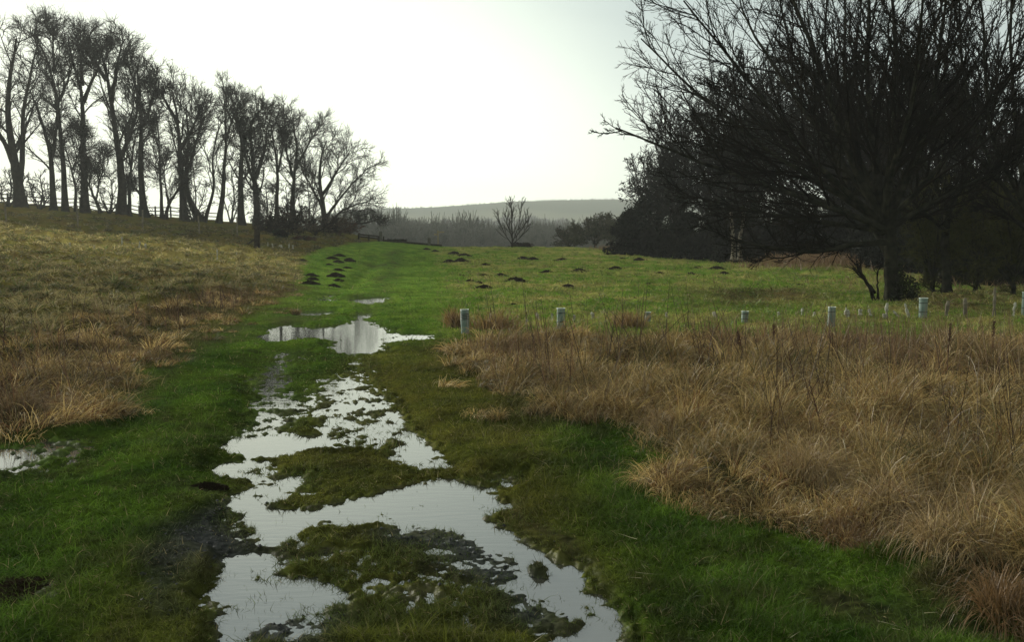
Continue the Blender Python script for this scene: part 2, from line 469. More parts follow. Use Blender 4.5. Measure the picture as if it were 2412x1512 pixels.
def zdetail(x, y, Z):
    """height above the macro terrain"""
    W = Z['W']
    r = np.hypot(x, y)
    fine = sst(60, 30, r)
    wet = sst(-.95, -.6, W)
    tr = 0.055 * (1 - wet) - np.where(W > 0, W * .042, W * .030) * wet
    nz = ((.030 + .016 * (y < 9)) * fbm(x, y, .12, 3, 201, .7) + .020 * fbm(x, y, .04, 2, 211)) * (1 - .75 * Z['gravel']) * (.3 + .7 * sst(-.75, -.2, W))
    lump = .035 * fbm(x, y, .9, 3, 221) * (1 - wet)
    # stronger broken-ness in the half wet zones
    z = tr + nz * np.where(W > .55, .85, 1.0) + lump
    # bank right of the track in the foreground
    fld = Z['field']; s = Z['slope']; dr = np.maximum(Z['dryR'], Z['dryL'])
    z = z + fld * (.13 * fbm(x, y, 1.1, 4, 231, .65) + .03 * fbm(x, y, .3, 2, 235))
    z = z + s * (.26 * fbm(x, y, .85, 3, 241, .6) + .25 * fbm(x, y, 6, 2, 245)) * sst(0, 2, Z['lx'] - x)
    z = z + Z['dryR'] * .06 * (1 + fbm(x, y, .7, 2, 251))
    z = z + Z['gravel'] * .008 * fbm(x, y, .03, 2, 261)
    # tiny ditch left of the far track
    z = z - .12 * np.exp(-((x + 5.6 + .10 * (y - 33)) / .35) ** 2) * sst(26, 30, y) * (1 - sst(45, 52, y))
    return z * sst(260, 90, r) if True else z


def zfull(x, y):
    x = np.atleast_1d(np.asarray(x, float)); y = np.atleast_1d(np.asarray(y, float))
    Z = zones(x, y)
    return zmacro(x, y) + zdetail(x, y, Z)


def gz(x, y): return float(zfull(x, y)[0])


# ------------------------------------------------------------------ ground mesh (one sheet, polar grid, denser near)
def build_ground():
    rs = list(np.linspace(.3, 3.0, 14))
    r = 3.0
    while r < 120:
        r += max(.009, r * r * .00062 if r < 30 else r * .0185)
        rs.append(r)
    while r < 6000:
        r *= 1.03; rs.append(r)
    rs = np.array(rs)
    dense = np.radians(np.arange(-36, 36.01, .085))
    rest = np.radians(np.linspace(36, 324, 100)[1:-1])
    az = np.concatenate([dense, rest])
    A, R = np.meshgrid(az, rs)
    x = (R * np.sin(A)).ravel(); y = (R * np.cos(A)).ravel()
    Z = zones(x, y)
    z = zmacro(x, y) + zdetail(x, y, Z)
    c, rough = albedo(x, y, Z)
    c = c * (1 - .38 * (1 - sst(7, 18, y)) * (Z['W'] < -.3))[:, None]        # soil and thatch under the blades, painted darker to deepen the near gaps
    nA, nR = len(az), len(rs)
    i = np.arange(nR - 1)[:, None]; j = np.arange(nA)[None]; j2 = (j + 1) % nA
    f = np.stack([i * nA + j, (i + 1) * nA + j, (i + 1) * nA + j2, i * nA + j2], -1).reshape(-1, 4)[:, ::-1]
    # centre fan closed with one vertex as degenerate quads avoided: small n-gon left under the camera
    cols = np.concatenate([c, rough[:, None]], 1)
    v = np.stack([x, y, z], 1)
    o = mesh_obj('ground', v, f, M_turf, cols=cols, smooth=True)
    o['kind'] = 'structure'
    print('ground verts', len(v))


build_ground()

# water: one flat sheet under the track, showing wherever the ground dips below it
wv = [(-8, 1.5, 0), (1.4, 1.5, 0), (-.85, 13.5, 0), (-8, 13.5, 0), (-1.7, 24.5, 0), (-8, 24.5, 0)]
w = mesh_obj('water', wv, [[0, 1, 2, 3], [3, 2, 4, 5]], M_water); w['kind'] = 'structure'
wp = at(868, 709)


# ------------------------------------------------------------------ grass
def strands(name, base, direc, length, width, droop, cols, mat, segs=3, label=None, cat='grass', kind='stuff', rng=RNG, tipw=.15, group=None, parent=None, loc=None):
    """curved ribbons. base (N,3); direc (N,3) initial unit direction"""
    Nn = len(base)
    pos = base.copy(); d = direc.copy()
    side = np.cross(d, rng.normal(size=(Nn, 3))); side /= np.linalg.norm(side, axis=1, keepdims=True) + 1e-9
    P = [pos.copy()]
    st = length[:, None] / segs
    for k in range(segs):
        d = d + np.array([[0, 0, -1.]]) * np.reshape(droop, (-1, 1)) * ((k + 1) / segs) + rng.normal(size=(Nn, 3)) * .06
        d /= np.linalg.norm(d, axis=1, keepdims=True) + 1e-9
        pos = pos + d * st
        P.append(pos.copy())
    P = np.stack(P, 1)
    wk = width[:, None] * np.linspace(1, tipw, segs + 1)[None]
    a = P + side[:, None] * wk[:, :, None] * .5; b = P - side[:, None] * wk[:, :, None] * .5
    v = np.stack([a, b], 2).reshape(-1, 3)
    n = np.arange(Nn)[:, None] * (segs + 1) * 2; k = np.arange(segs)[None] * 2
    q = n + k
    f = np.stack([q, q + 1, q + 3, q + 2], -1).reshape(-1, 4)
    cc = np.repeat(cols, (segs + 1) * 2, 0)
    o = mesh_obj(name, v, f, mat, cols=cc, parent=parent, loc=loc)
    if kind: o['kind'] = kind
    if label: tag(o, label, cat, group)
    return o


def sample_polar(n, r0, r1, p=2.0, az=35, rng=RNG):
    u = rng.random(n)
    q = 1 - p + 1e-9   # pdf in r ~ r^-p  (screen rows)
    r = (r0 ** q + u * (r1 ** q - r0 ** q)) ** (1 / q)
    a = np.radians(rng.uniform(-az, az, n))
    return r * np.sin(a), r * np.cos(a)


def short_grass():
    n = 760000
    x, y = sample_polar(n, 2.9, 55, 1.9)
    Z = zones(x, y)
    z = zmacro(x, y) + zdetail(x, y, Z)
    W = Z['W']
    em = fbm(x, y, .18, 2, 303)
    keep = (z > -.012) | (y > 25) | ((z > -.045) & (RNG.random(n) < .9 * sst(0, .35, em))) | (RNG.random(n) < .02)
    p = np.ones(n)
    p *= 1 - .93 * Z['gravel']
    p *= 1 - .8 * Z['mud'] * (fbm(x, y, .33, 4, 111) > -.3)
    p *= np.where(W > -.1, .75, 1)
    p *= np.where(W > .6, .3, 1) * np.where((W > -.2) & (y > 12), .35, 1)
    clump = sst(-.45, .2, fbm(x, y, .16, 3, 301))
    p *= .2 + .8 * clump
    keep &= RNG.random(n) < p
    x, y, z = x[keep], y[keep], z[keep]; Z = {k: v[keep] for k, v in Z.items()}
    n = len(x)
    c, _ = albedo(x, y, Z)
    # blades keep their own green even beside mud and water
    g = np.ones((n, 3)) * C(.045, .07, .012)
    c = mixc(c, g, np.clip(Z['mud'] + sst(-.6, -.2, Z['W']), 0, 1) * .6)
    c = c * RNG.uniform(.55, 1.9, n)[:, None]
    straw = RNG.random(n) < (.05 + .12 * Z['field'] + .1 * Z['slope'])
    c[straw] = C(.2, .17, .085) * RNG.uniform(.6, 1.2, straw.sum())[:, None]
    L = RNG.gamma(4, 1, n) * .0085 * (1 + .5 * sst(8, 30, y)) * (1 + .8 * Z['field'] + 1.0 * Z['slope']) * (.8 + .7 * sst(-.2, .5, fbm(x, y, .5, 2, 311)))
    L *= np.where(Z['W'] > -.3, .55, np.where(Z['W'] > -.9, .7, 1))
    d = RNG.normal(size=(n, 3)) * .75; d[:, 2] = 1; d /= np.linalg.norm(d, axis=1, keepdims=True)
    base = np.stack([x, y, z - .003], 1)
    wd = np.maximum(.0028, np.hypot(x, y) * .00075) * RNG.uniform(.7, 1.5, n)
    o = strands('short_grass', base, d, L, wd, .35, c, M_blade, segs=2)
    print('short grass', n)


short_grass()

# dead straws lying over the lawn on the right and in front
n = 170
x, y = sample_polar(n, 3.2, 14, 1.6, 32)
Z = zones(x, y); k = (Z['W'] < -.8) & (x > -.2); x, y = x[k], y[k]; n = len(x)
z = zfull(x, y) + .025
d = RNG.normal(size=(n, 3)) * C(1, .8, .12) + C(.6, -.3, .1); d /= np.linalg.norm(d, axis=1, keepdims=True)
strands('fallen_straw', np.stack([x, y, z], 1), d, RNG.uniform(.04, .15, n), np.full(n, .0024), .05, np.ones((n, 3)) * C(.42, .38, .24) * RNG.uniform(.5, 1.1, n)[:, None], M_dry, 3)


def dry_colors(n, x, y, rng=RNG):
    t = rng.random(n); n1 = fbm(x, y, .9, 3, 401)
    one = np.ones((n, 3))
    c = mixc(one * C(.15, .10, .036), one * C(.50, .385, .165), t + .45 * n1)
    red = rng.random(n) < .16 + .3 * n1
    c[red] = C(.16, .075, .028) * rng.uniform(.7, 1.3, red.sum())[:, None]
    grn = rng.random(n) < .10 - .2 * n1
    c[grn] = C(.08, .09, .025) * rng.uniform(.7, 1.3, grn.sum())[:, None]
    pale = rng.random(n) < .06
    c[pale] = C(.5, .42, .27) * rng.uniform(.7, 1.1, pale.sum())[:, None]
    return c


def dry_field(name, key, nclump, per, r0, r1, azr, hmax, seed):
    rng = np.random.default_rng(seed)
    # tussock centres
    az = np.radians(rng.uniform(azr[0], azr[1], nclump * 3)); u = rng.random(nclump * 3)
    q = -.35; r = (r0 ** q + u * (r1 ** q - r0 ** q)) ** (1 / q)
    cx, cy = r * np.sin(az), r * np.cos(az)
    Z = zones(cx, cy)
    k = rng.random(len(cx)) < Z[key] ** 1.5 * (.15 + .85 * sst(-.3, .15, fbm(cx, cy, .8, 2, 403)))
    cx, cy = cx[k][:nclump], cy[k][:nclump]; nc = len(cx)
    inner = multi(cx, cy, [DRYR if key == 'dryR' else DRYL], .9, .3)      # lower towards the margin
    ch = (.38 + .5 * inner) * rng.uniform(.45, 1.25, nc) * (1 - .35 * sst(11.5, 14.5, cy)) * (.85 + .8 * fbm(cx, cy, .9, 2, 404))
    cr = rng.uniform(.06, .17, nc)
    lean = rng.normal(size=(nc, 2)) * .45 + C(.25, -.1)
    tint = rng.uniform(.32, 1.4, nc)
    idx = np.repeat(np.arange(nc), per)
    n = len(idx)
    ang = rng.uniform(0, 2 * math.pi, n); rad = np.sqrt(rng.random(n)) * cr[idx]
    x = cx[idx] + rad * np.cos(ang); y = cy[idx] + rad * np.sin(ang)
    Zs = zones(x, y); z = zmacro(x, y) + zdetail(x, y, Zs)
    out = rad / cr[idx]
    d = np.stack([np.cos(ang) * out * .75 + lean[idx, 0], np.sin(ang) * out * .75 + lean[idx, 1], np.full(n, 1.1)], 1) + rng.normal(size=(n, 3)) * .28
    d[:, 2] = np.abs(d[:, 2]) + .1
    d /= np.linalg.norm(d, axis=1, keepdims=True)
    L = hmax * np.maximum(ch[idx], .2) * rng.uniform(.45, 1.2, n)
    wd = np.maximum(.0030, np.hypot(x, y) * .00062) * rng.uniform(.7, 1.4, n)
    c = dry_colors(n, x, y, rng) * tint[idx][:, None] * C(.97, .93, .85)
    strands(name, np.stack([x, y, z], 1), d, L, wd, rng.uniform(.3, 1.6, nc)[idx], c, M_dry, segs=5, rng=rng)
    print(name, n)


dry_field('dry_grass_right_margin', 'dryR', 2100, 95, 4.6, 16, (-4, 36), .52, 21)
dry_field('dry_grass_left_margin', 'dryL', 1250, 70, 5.5, 34, (-37, -12), .46, 22)


# upright thin seed stalks standing above the dry grass
def stalks(name, key, n, r0, r1, azr, h, seed):
    rng = np.random.default_rng(seed)
    az = np.radians(rng.uniform(azr[0], azr[1], n * 3)); r = rng.uniform(r0, r1, n * 3)
    x, y = r * np.sin(az), r * np.cos(az)
    Z = zones(x, y); k = (Z[key] > .8) & (fbm(x, y, 1.6, 2, 77) > -.15); x, y = x[k][:n], y[k][:n]; n = len(x)
    z = zfull(x, y)
    d = rng.normal(size=(n, 3)) * .14 + C(-.1, 0, 0); d[:, 2] = 1; d /= np.linalg.norm(d, axis=1, keepdims=True)
    strands(name, np.stack([x, y, z], 1), d, h * rng.uniform(.6, 1.2, n), np.maximum(.003, y * .0005), .05,
            np.ones((n, 3)) * C(.12, .07, .04) * rng.uniform(.6, 1.6, n)[:, None], M_dry, segs=4, rng=rng)


stalks('seed_stalks_right_margin', 'dryR', 2600, 8, 15, (-4, 36), .55, 23)
stalks('seed_stalks_left_margin', 'dryL', 1800, 8, 32, (-37, -12), .5, 24)


def dead_stems(name, key, n, r0, r1, azr, h, seed):
    rng = np.random.default_rng(seed)
    az = np.radians(rng.uniform(azr[0], azr[1], n * 4)); r = rng.uniform(r0, r1, n * 4)
    x, y = r * np.sin(az), r * np.cos(az)
    k = (zones(x, y)[key] > .7) & (fbm(x, y, 2.2, 2, 78) > -.1); x, y = x[k][:n], y[k][:n]; n = len(x); z = zfull(x, y)
    d = rng.normal(size=(n, 3)) * .2 + C(-.12, 0, 0); d[:, 2] = 1; d /= np.linalg.norm(d, axis=1, keepdims=True)
    strands(name, np.stack([x, y, z], 1), d, h * rng.uniform(.6, 1.2, n), np.maximum(.006, y * .0009), .02, np.ones((n, 3)) * C(.035, .02, .013) * rng.uniform(.6, 1.6, n)[:, None], M_dry, segs=4, rng=rng, tipw=.4)


dead_stems('dark_weed_stems_right', 'dryR', 260, 6, 15, (-4, 36), .8, 25)
dead_stems('dark_weed_stems_left', 'dryL', 160, 8, 30, (-37, -12), .75, 26)


# tussocks over the left slope and scattered over the field
def tussocks(name, key, nc, per, r0, r1, azr, h, seed, cfun, thr=.5):
    rng = np.random.default_rng(seed)
    az = np.radians(rng.uniform(azr[0], azr[1], nc * 3)); u = rng.random(nc * 3)
    q = -.6; r = (r0 ** q + u * (r1 ** q - r0 ** q)) ** (1 / q)
    cx, cy = r * np.sin(az), r * np.cos(az)
    Z = zones(cx, cy); k = (Z[key] > thr) & (Z['dryR'] < .5) & (Z['dryL'] < .3)
    if key == 'slope': k &= rng.random(len(cx)) < .3 + .9 * sst(-.5, .4, fbm(cx, cy, .85, 3, 241, .6))
    cx, cy = cx[k][:nc], cy[k][:nc]; nc = len(cx)
    idx = np.repeat(np.arange(nc), per); n = len(idx)
    ang = rng.uniform(0, 2 * math.pi, n); cr = rng.uniform(.06, .22, nc)[idx]; rad = np.sqrt(rng.random(n)) * cr
    x = cx[idx] + rad * np.cos(ang); y = cy[idx] + rad * np.sin(ang)
    z = zfull(x, y)
    d = np.stack([np.cos(ang) * .7, np.sin(ang) * .7, np.full(n, .8)], 1) + rng.normal(size=(n, 3)) * .35
    d[:, 2] = np.abs(d[:, 2]); d /= np.linalg.norm(d, axis=1, keepdims=True)
    L = h * rng.uniform(.5, 1.3, nc)[idx] * rng.uniform(.5, 1.1, n)
    wd = np.maximum(.004, np.hypot(x, y) * .0007) * rng.uniform(.7, 1.4, n)
    c = cfun(x, y, rng) * rng.uniform(.7, 1.35, nc)[idx][:, None]
    strands(name, np.stack([x, y, z], 1), d, L, wd, .55, c, M_dry, segs=3, rng=rng)
    print(name, n)


def c_slope(x, y, rng):
    n = len(x); one = np.ones((n, 3)); t = rng.random(n)
    n1 = fbm(x, y, 1.0, 3, 501)
    c = mixc(one * C(.10, .07, .028), one * C(.33, .28, .12), t * .8 + .6 * n1)
    g = rng.random(n) < .35 - .4 * n1
    c[g] = C(.06, .075, .018) * rng.uniform(.7, 1.4, g.sum())[:, None]
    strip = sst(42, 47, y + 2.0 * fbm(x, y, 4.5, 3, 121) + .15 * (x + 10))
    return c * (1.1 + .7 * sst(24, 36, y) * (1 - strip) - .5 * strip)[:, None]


def c_field(x, y, rng):
    n = len(x); one = np.ones((n, 3)); t = rng.random(n)
    c = mixc(one * C(.085, .15, .014), one * C(.3, .25, .08), t * 1.2 + .7 * fbm(x, y, 1.1, 4, 101) - .25)
    return c


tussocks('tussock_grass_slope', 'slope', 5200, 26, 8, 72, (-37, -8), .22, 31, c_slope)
tussocks('tussock_grass_field', 'field', 4200, 16, 15, 70, (-6, 36), .13, 32, c_field)


def c_brown(x, y, rng):
    n = len(x)
    return mixc(np.ones((n, 3)) * C(.13, .07, .035), np.ones((n, 3)) * C(.26, .18, .09), rng.random(n))


def patch(name, pts, n, h, seed, cf, upright=.5):
    rng = np.random.default_rng(seed); out = []
    k = rng.integers(0, len(pts), n); p = np.array(pts, float)[k]
    x = p[:, 0] + rng.normal(size=n) * p[:, 2]; y = p[:, 1] + rng.normal(size=n) * p[:, 3]
    z = zfull(x, y); d = rng.normal(size=(n, 3)) * upright; d[:, 2] = 1; d /= np.linalg.norm(d, axis=1, keepdims=True)
    strands(name, np.stack([x, y, z], 1), d, h * rng.uniform(.4, 1.2, n), np.maximum(.004, y * .0007), .3, cf(x, y, rng), M_dry, 3, rng=rng)


patch('rough_grass_mound', [(15.5, 40, 1.6, 1.3), (14, 41, 1.5, 1.), (17, 39.5, 1.3, 1.2), (18.5, 37, .9, 1.2)], 9000, .5, 41, c_brown)
patch('rough_grass_wood_edge', [(8 + 1.1 * i, 66 - .4 * i, .9, 1.2) for i in range(12)] + [(16, 30, 3, 2.), (22, 30, 3, 2.5), (27, 31, 3, 2)], 12000, .4, 42, c_brown)
a0 = at(1065, 775); a1 = at(1190, 785); a2 = at(1500, 760)
patch('rough_grass_post_tufts', [(a0[0] + .05, a0[1] - .1, .07, .12), (a1[0] - .15, a1[1], .2, .1), (2.0, 15.2, .12, .15)], 1500, .36, 43, lambda x, y, r: dry_colors(len(x), x, y, r) * C(.7, .6, .55), .4)

# stones and gravel in and beside the puddles
def gravel():
    rng = np.random.default_rng(5); n = 26000
    x, y = rng.uniform(-2.6, 1.6, n), rng.uniform(3, 7, n)
    Z = zones(x, y); k = rng.random(n) < np.clip(Z['gravel'] * 1.1 + .05 * (Z['W'] > .3), 0, 1) * (.25 + .75 * (fbm(x, y, .2, 2, 9) > 0)) * .55
    x, y = x[k], y[k]; n = len(x)
    z = np.maximum(zfull(x, y), -.012)
    o = np.array([(1, 0, 0), (0, 1, 0), (-1, 0, 0), (0, -1, 0), (0, 0, 1), (0, 0, -1)], float)
    s = rng.gamma(2., .0019, n) + .002
    v = o[None] * s[:, None, None] * rng.uniform(.6, 1.3, (n, 6, 1)) + rng.normal(size=(n, 6, 3)) * s[:, None, None] * .2
    v = v * C(1, 1, .7) + np.stack([x, y, z + s * .2], 1)[:, None]
    t = np.array([(0, 1, 4), (1, 2, 4), (2, 3, 4), (3, 0, 4), (1, 0, 5), (2, 1, 5), (3, 2, 5), (0, 3, 5)])
    f = (np.arange(n)[:, None, None] * 6 + t[None]).reshape(-1, 3)
    tag(mesh_obj('gravel', v.reshape(-1, 3), f, M_stone), kind='stuff')
    print('gravel', n)


gravel()


# ------------------------------------------------------------------ trees
def grow(P0, D0, L, R0, R1, K, wob, trop, env, rng):
    n = len(P0); pos = P0.copy(); d = D0.copy(); pts = [pos.copy()]
    drift = rng.normal(size=(n, 3)) * wob
    for k in range(K):
        d = d + rng.normal(size=(n, 3)) * wob + drift * .5
        d[:, 2] += trop
        d /= np.linalg.norm(d, axis=1, keepdims=True) + 1e-9
        st = np.ones(n)
        if env is not None:
            c, r = env
            q = np.linalg.norm((pos + d * (L / K)[:, None] - c) / r, axis=1)
            st = np.clip((1.2 - q) / .3, .22, 1)
        pos = pos + d * (L / K * st)[:, None]
        pts.append(pos.copy())
    P = np.stack(pts, 1)
    t = np.linspace(0, 1, K + 1)[None]
    R = R0[:, None] + (R1[:, None] - R0[:, None]) * t
    return P, R


def spawn(P, R, M, t0, t1, a0, a1, lf, rf, rng, minr, plane=0.):
    """M children per parent -> P0,D0,L,R0"""
    n, K, _ = P.shape
    t = (t0 + (t1 - t0) * (np.arange(M)[None] + rng.random((n, M))) / M)
    kk = t * (K - 1); k0 = np.minimum(kk.astype(int), K - 2); fr = (kk - k0)[..., None]
    ii = np.arange(n)[:, None]
    A = P[ii, k0]; B = P[ii, k0 + 1]
    pos = A * (1 - fr) + B * fr
    dr = B - A; dr /= np.linalg.norm(dr, axis=2, keepdims=True) + 1e-9
    rad = R[ii, k0] * (1 - fr[..., 0]) + R[ii, k0 + 1] * fr[..., 0]
    plen = np.linalg.norm(np.diff(P, axis=1), axis=2).sum(1)
    rnd = rng.normal(size=dr.shape)
    perp = rnd - (rnd * dr).sum(2, keepdims=True) * dr
    perp /= np.linalg.norm(perp, axis=2, keepdims=True) + 1e-9
    a = np.radians(rng.uniform(a0, a1, t.shape))[..., None]
    d = np.cos(a) * dr + np.sin(a) * perp
    L = plen[:, None] * lf * (1.1 - .65 * t) * rng.uniform(.7, 1.3, t.shape)
    R0 = np.maximum(rad * rf, minr)
    return pos.reshape(-1, 3), d.reshape(-1, 3), L.ravel(), R0.ravel()


def stem_geo(stem, r0, r1, rng, n=14, wob=.05, S=8, flare=1.5):
    P = resample(stem, n)
    P[1:-1] += np.cumsum(rng.normal(size=(n - 2, 3)), 0) * wob * .3
    R = r0 + (r1 - r0) * np.linspace(0, 1, n) ** .75
    if flare > 1: R[0] *= flare; R[1] *= 1 + (flare - 1) * .3
    return P, R


def tree(name, label, cat, group, stems, env, levels, mats, seed, base=None, ivy=None, flare=1.5, limb_parts=False, free=None, stemwob=.05):
    """stems: list of (points, r0, r1).  levels: list of (M,t0,t1,a0,a1,lf,rf,K,wob,trop,minr)"""
    rng = np.random.default_rng(seed)
    base = stems[0][0][0] if base is None else base
    root = empty(name, base, label, cat, group)
    SP_, SR = [], []
    geo = []
    for q, (pts, r0, r1) in enumerate(stems):
        P, R = stem_geo(pts, r0, r1, rng, wob=stemwob, flare=flare if q == 0 or np.linalg.norm(np.array(pts[0]) - base) < .8 else 1)
        SP_.append(P); SR.append(R); geo.append(tubes(P[None], R[None], 8 if r0 > .05 else 5))
    if limb_parts:
        v, f = geo[0]; mesh_obj('trunk', v, f, mats[0], root, smooth=True, loc=base)
        for v, f in geo[1:]:
            mesh_obj('limb', v, f, mats[0], root, smooth=True, loc=base)
    else:
        v, f = cat_geo(geo); mesh_obj('trunk', v, f, mats[0], root, smooth=True, loc=base)
    P = np.stack(SP_); R = np.stack(SR)
    if limb_parts: P, R = P[1:], R[1:]
    G = []; last = None
    for li, (M, t0, t1, a0, a1, lf, rf, K, wob, trop, minr) in enumerate(levels):
        p0, d0, L, r0 = spawn(P, R, M, t0, t1, a0, a1, lf, rf, rng, minr)
        Lmin = {0: .5, 1: .25, 2: .12}.get(li, .06)
        L = np.maximum(L, Lmin)
        if free is not None: L = np.maximum(L, free[li] * rng.uniform(.6, 1.3, len(L)))
        P, R = grow(p0, d0, L, r0, np.maximum(r0 * .35, minr * .6), K, wob, trop, env if (free is None or li < 2) else None, rng)
        G.append(tubes(P, R, 5 if li == 0 else 3)); last = P
    v, f = cat_geo(G)
    mesh_obj('crown', v, f, mats[1], root, loc=base)
    if ivy:
        parts = []
        for (c, rr, cnt, sz, cl) in ivy:
            u = rng.normal(size=(cnt, 3)); u /= np.linalg.norm(u, axis=1, keepdims=True)
            u *= rng.random((cnt, 1)) ** .45
            ctr = np.array(c) + u * np.array(rr)
            t = rng.normal(size=(cnt, 3, 3)) * sz
            vv = (ctr[:, None] + t).reshape(-1, 3)
            parts.append((vv, np.arange(cnt * 3).reshape(-1, 3), np.repeat(np.ones((cnt, 3)) * C(*cl) * rng.uniform(.4, 1.8, (cnt, 1)), 3, 0)))
        v, f = cat_geo([(a, b) for a, b, _ in parts])
        mesh_obj('ivy', v, f, M_ivy, root, cols=np.concatenate([c for _, _, c in parts]), loc=base)
    return root


def px_stem(pts, d, dd=None, rng=None):
    """outline traced on the photograph, set at its own distance; dd = depth offset at the tip"""
    n = len(pts); dd = 0 if dd is None else dd
    return [at_d(p[0], p[1], d + dd * (i / (n - 1)) ** 1.2) for i, p in enumerate(pts)]


# --- belt of tall bare trees on the left bank
# base px, base y, depth, radius, stems (pixel outlines), crown centre px/y, crown radii px, ivy patches
def belt_depth(px): return 79 + (px - 50) / 715. * 20


BELT = [
    ('broad forked tree with two thick stems at the left end of the tree belt', 50, .58, [[(50, 494), (45, 440), (34, 400), (22, 330), (14, 250), (22, 160), (38, 90)], [(45, 430), (55, 370), (50, 300), (60, 220), (80, 130), (92, 90)], [(36, 400), (15, 350), (-15, 300), (-40, 220)]], (30, 250), (85, 215), 0),
    ('tree forking low, second trunk from the left end of the belt', 125, .38, [[(126, 499), (122, 430), (119, 370), (105, 320), (90, 270), (70, 210)], [(120, 368), (134, 300), (128, 230), (118, 170)]], (105, 240), (62, 180), 0),
    ('straight tall tree leaning left at its top, third trunk from the left', 154, .34, [[(154, 500), (152, 420), (148, 340), (140, 240), (130, 170), (105, 110), (80, 70)], [(141, 235), (158, 190), (170, 140)], [(130, 170), (122, 120), (124, 60)]], (125, 160), (75, 125), 0),
    ('short slender tree between the third and fifth trunks of the belt', 179, .2, [[(179, 503), (178, 440), (172, 400), (165, 360), (150, 320)], [(172, 400), (186, 360), (190, 300)]], (170, 370), (45, 85), 0),
    ('tall dark tree with thick ivy grown trunk, fifth from the left', 200, .45, [[(201, 508), (198, 430), (195, 340), (197, 260), (193, 200), (170, 150), (160, 90)], [(196, 240), (215, 200), (235, 150), (240, 110)], [(193, 200), (195, 140), (200, 90)]], (192, 170), (75, 115), 1),
    ('thin crooked tree leaning left behind the dark ivy tree', 238, .2, [[(240, 512), (226, 470), (210, 430), (198, 400), (190, 370)], [(226, 470), (236, 420), (256, 380)]], (225, 420), (50, 70), 0),
    ('tall tree with wide fan crown, base where the fence rails show', 287, .52, [[(287, 518), (287, 440), (283, 390), (272, 330), (262, 250), (250, 180), (240, 120), (225, 90)], [(283, 375), (305, 320), (322, 260), (318, 210)], [(262, 240), (275, 180), (290, 120), (296, 90)], [(252, 190), (225, 150), (200, 110)]], (262, 190), (78, 132), 0),
    ('slim tree with smooth trunk close beside the wide fan tree', 306, .24, [[(306, 520), (306, 450), (308, 390), (318, 340), (330, 290)], [(308, 390), (296, 350), (290, 300)]], (310, 340), (42, 110), 0),
    ('tree with a flared foot in the bright gap of the belt', 341, .42, [[(344, 525), (334, 470), (333, 410), (336, 350), (338, 280), (335, 210), (325, 150)], [(334, 460), (322, 440), (312, 425)], [(337, 300), (355, 250), (365, 190)], [(336, 260), (318, 200), (300, 150)]], (332, 210), (56, 108), 1),
    ('slim straight tree right of the bright gap in the belt', 381, .22, [[(382, 528), (378, 470), (374, 400), (372, 330), (370, 280)]], (372, 320), (46, 110), 0),
    ('slender tree curving to the right from the bright gap', 393, .24, [[(392, 530), (396, 480), (412, 455), (425, 430), (440, 390)], [(396, 480), (388, 430), (390, 380)]], (408, 370), (55, 100), 0),
    ('heavy dark trunk with ivy near the middle of the belt', 433, .5, [[(436, 535), (430, 470), (428, 400), (424, 330), (416, 260), (405, 210)], [(426, 350), (450, 300), (470, 250)], [(420, 290), (395, 240), (375, 190)]], (418, 270), (72, 108), 1),
    ('tree splitting from the ground into a wide V of two stems', 478, .4, [[(476, 540), (455, 490), (440, 440), (446, 380), (452, 320), (440, 250)], [(482, 538), (496, 480), (508, 430), (500, 380), (512, 320), (530, 270)], [(446, 400), (462, 350), (475, 280)]], (478, 310), (70, 115), 1),
    ('upright tree just right of the V shaped stems', 516, .34, [[(516, 543), (520, 480), (528, 410), (532, 340), (530, 270), (526, 220)], [(530, 330), (550, 280), (565, 240)]], (528, 290), (56, 105), 0),
    ('tall forked tree rising above its neighbours right of the belt middle', 570, .44, [[(570, 550), (568, 480), (566, 410), (572, 340), (562, 280), (545, 220)], [(570, 350), (592, 300), (610, 260)]], (572, 320), (66, 108), 1),
    ('ivy clad dark tree standing behind the solitary thick fence post', 607, .5, [[(607, 556), (606, 490), (602, 430), (598, 370), (590, 310)], [(602, 420), (622, 360), (632, 290)], [(600, 430), (580, 370), (575, 320)]], (606, 350), (58, 112), 2),
    ('straight twin topped tree left of the last belt trees', 650, .32, [[(650, 552), (652, 480), (655, 410), (645, 340), (632, 280)], [(654, 400), (672, 340), (668, 280)]], (645, 315), (68, 100), 0),
    ('rounded tree with fine branching, second from the right end of the belt', 690, .38, [[(687, 552), (688, 490), (692, 420), (700, 350), (692, 290)], [(692, 420), (672, 360), (660, 310)], [(694, 400), (725, 340), (745, 300)]], (702, 335), (76, 98), 1),
    ('wide spreading tree with low limbs reaching out at the right end of the belt', 765, .42, [[(765, 560), (764, 520), (758, 470), (752, 420), (756, 370), (770, 330)], [(764, 520), (790, 480), (815, 450), (840, 420), (866, 395)], [(764, 530), (800, 525), (840, 528), (870, 522), (898, 514)], [(758, 460), (788, 420), (808, 380), (820, 360)], [(760, 490), (735, 440), (715, 400)], [(765, 525), (800, 500), (840, 485), (872, 478)]], (785, 425), (112, 112), 0),
]
LV_BELT = [  # M,t0,t1,a0,a1,lf,rf,K,wob,trop,minr
    (10, .26, 1.0, 25, 55, .36, .42, 6, .10, .08, .045),
    (6, .15, 1.0, 25, 52, .50, .55, 5, .12, .06, .030),
    (4, .15, 1.0, 25, 52, .55, .6, 4, .14, .05, .020),
    (4, .12, 1.0, 22, 50, .60, .7, 3, .14, .04, .013),
]
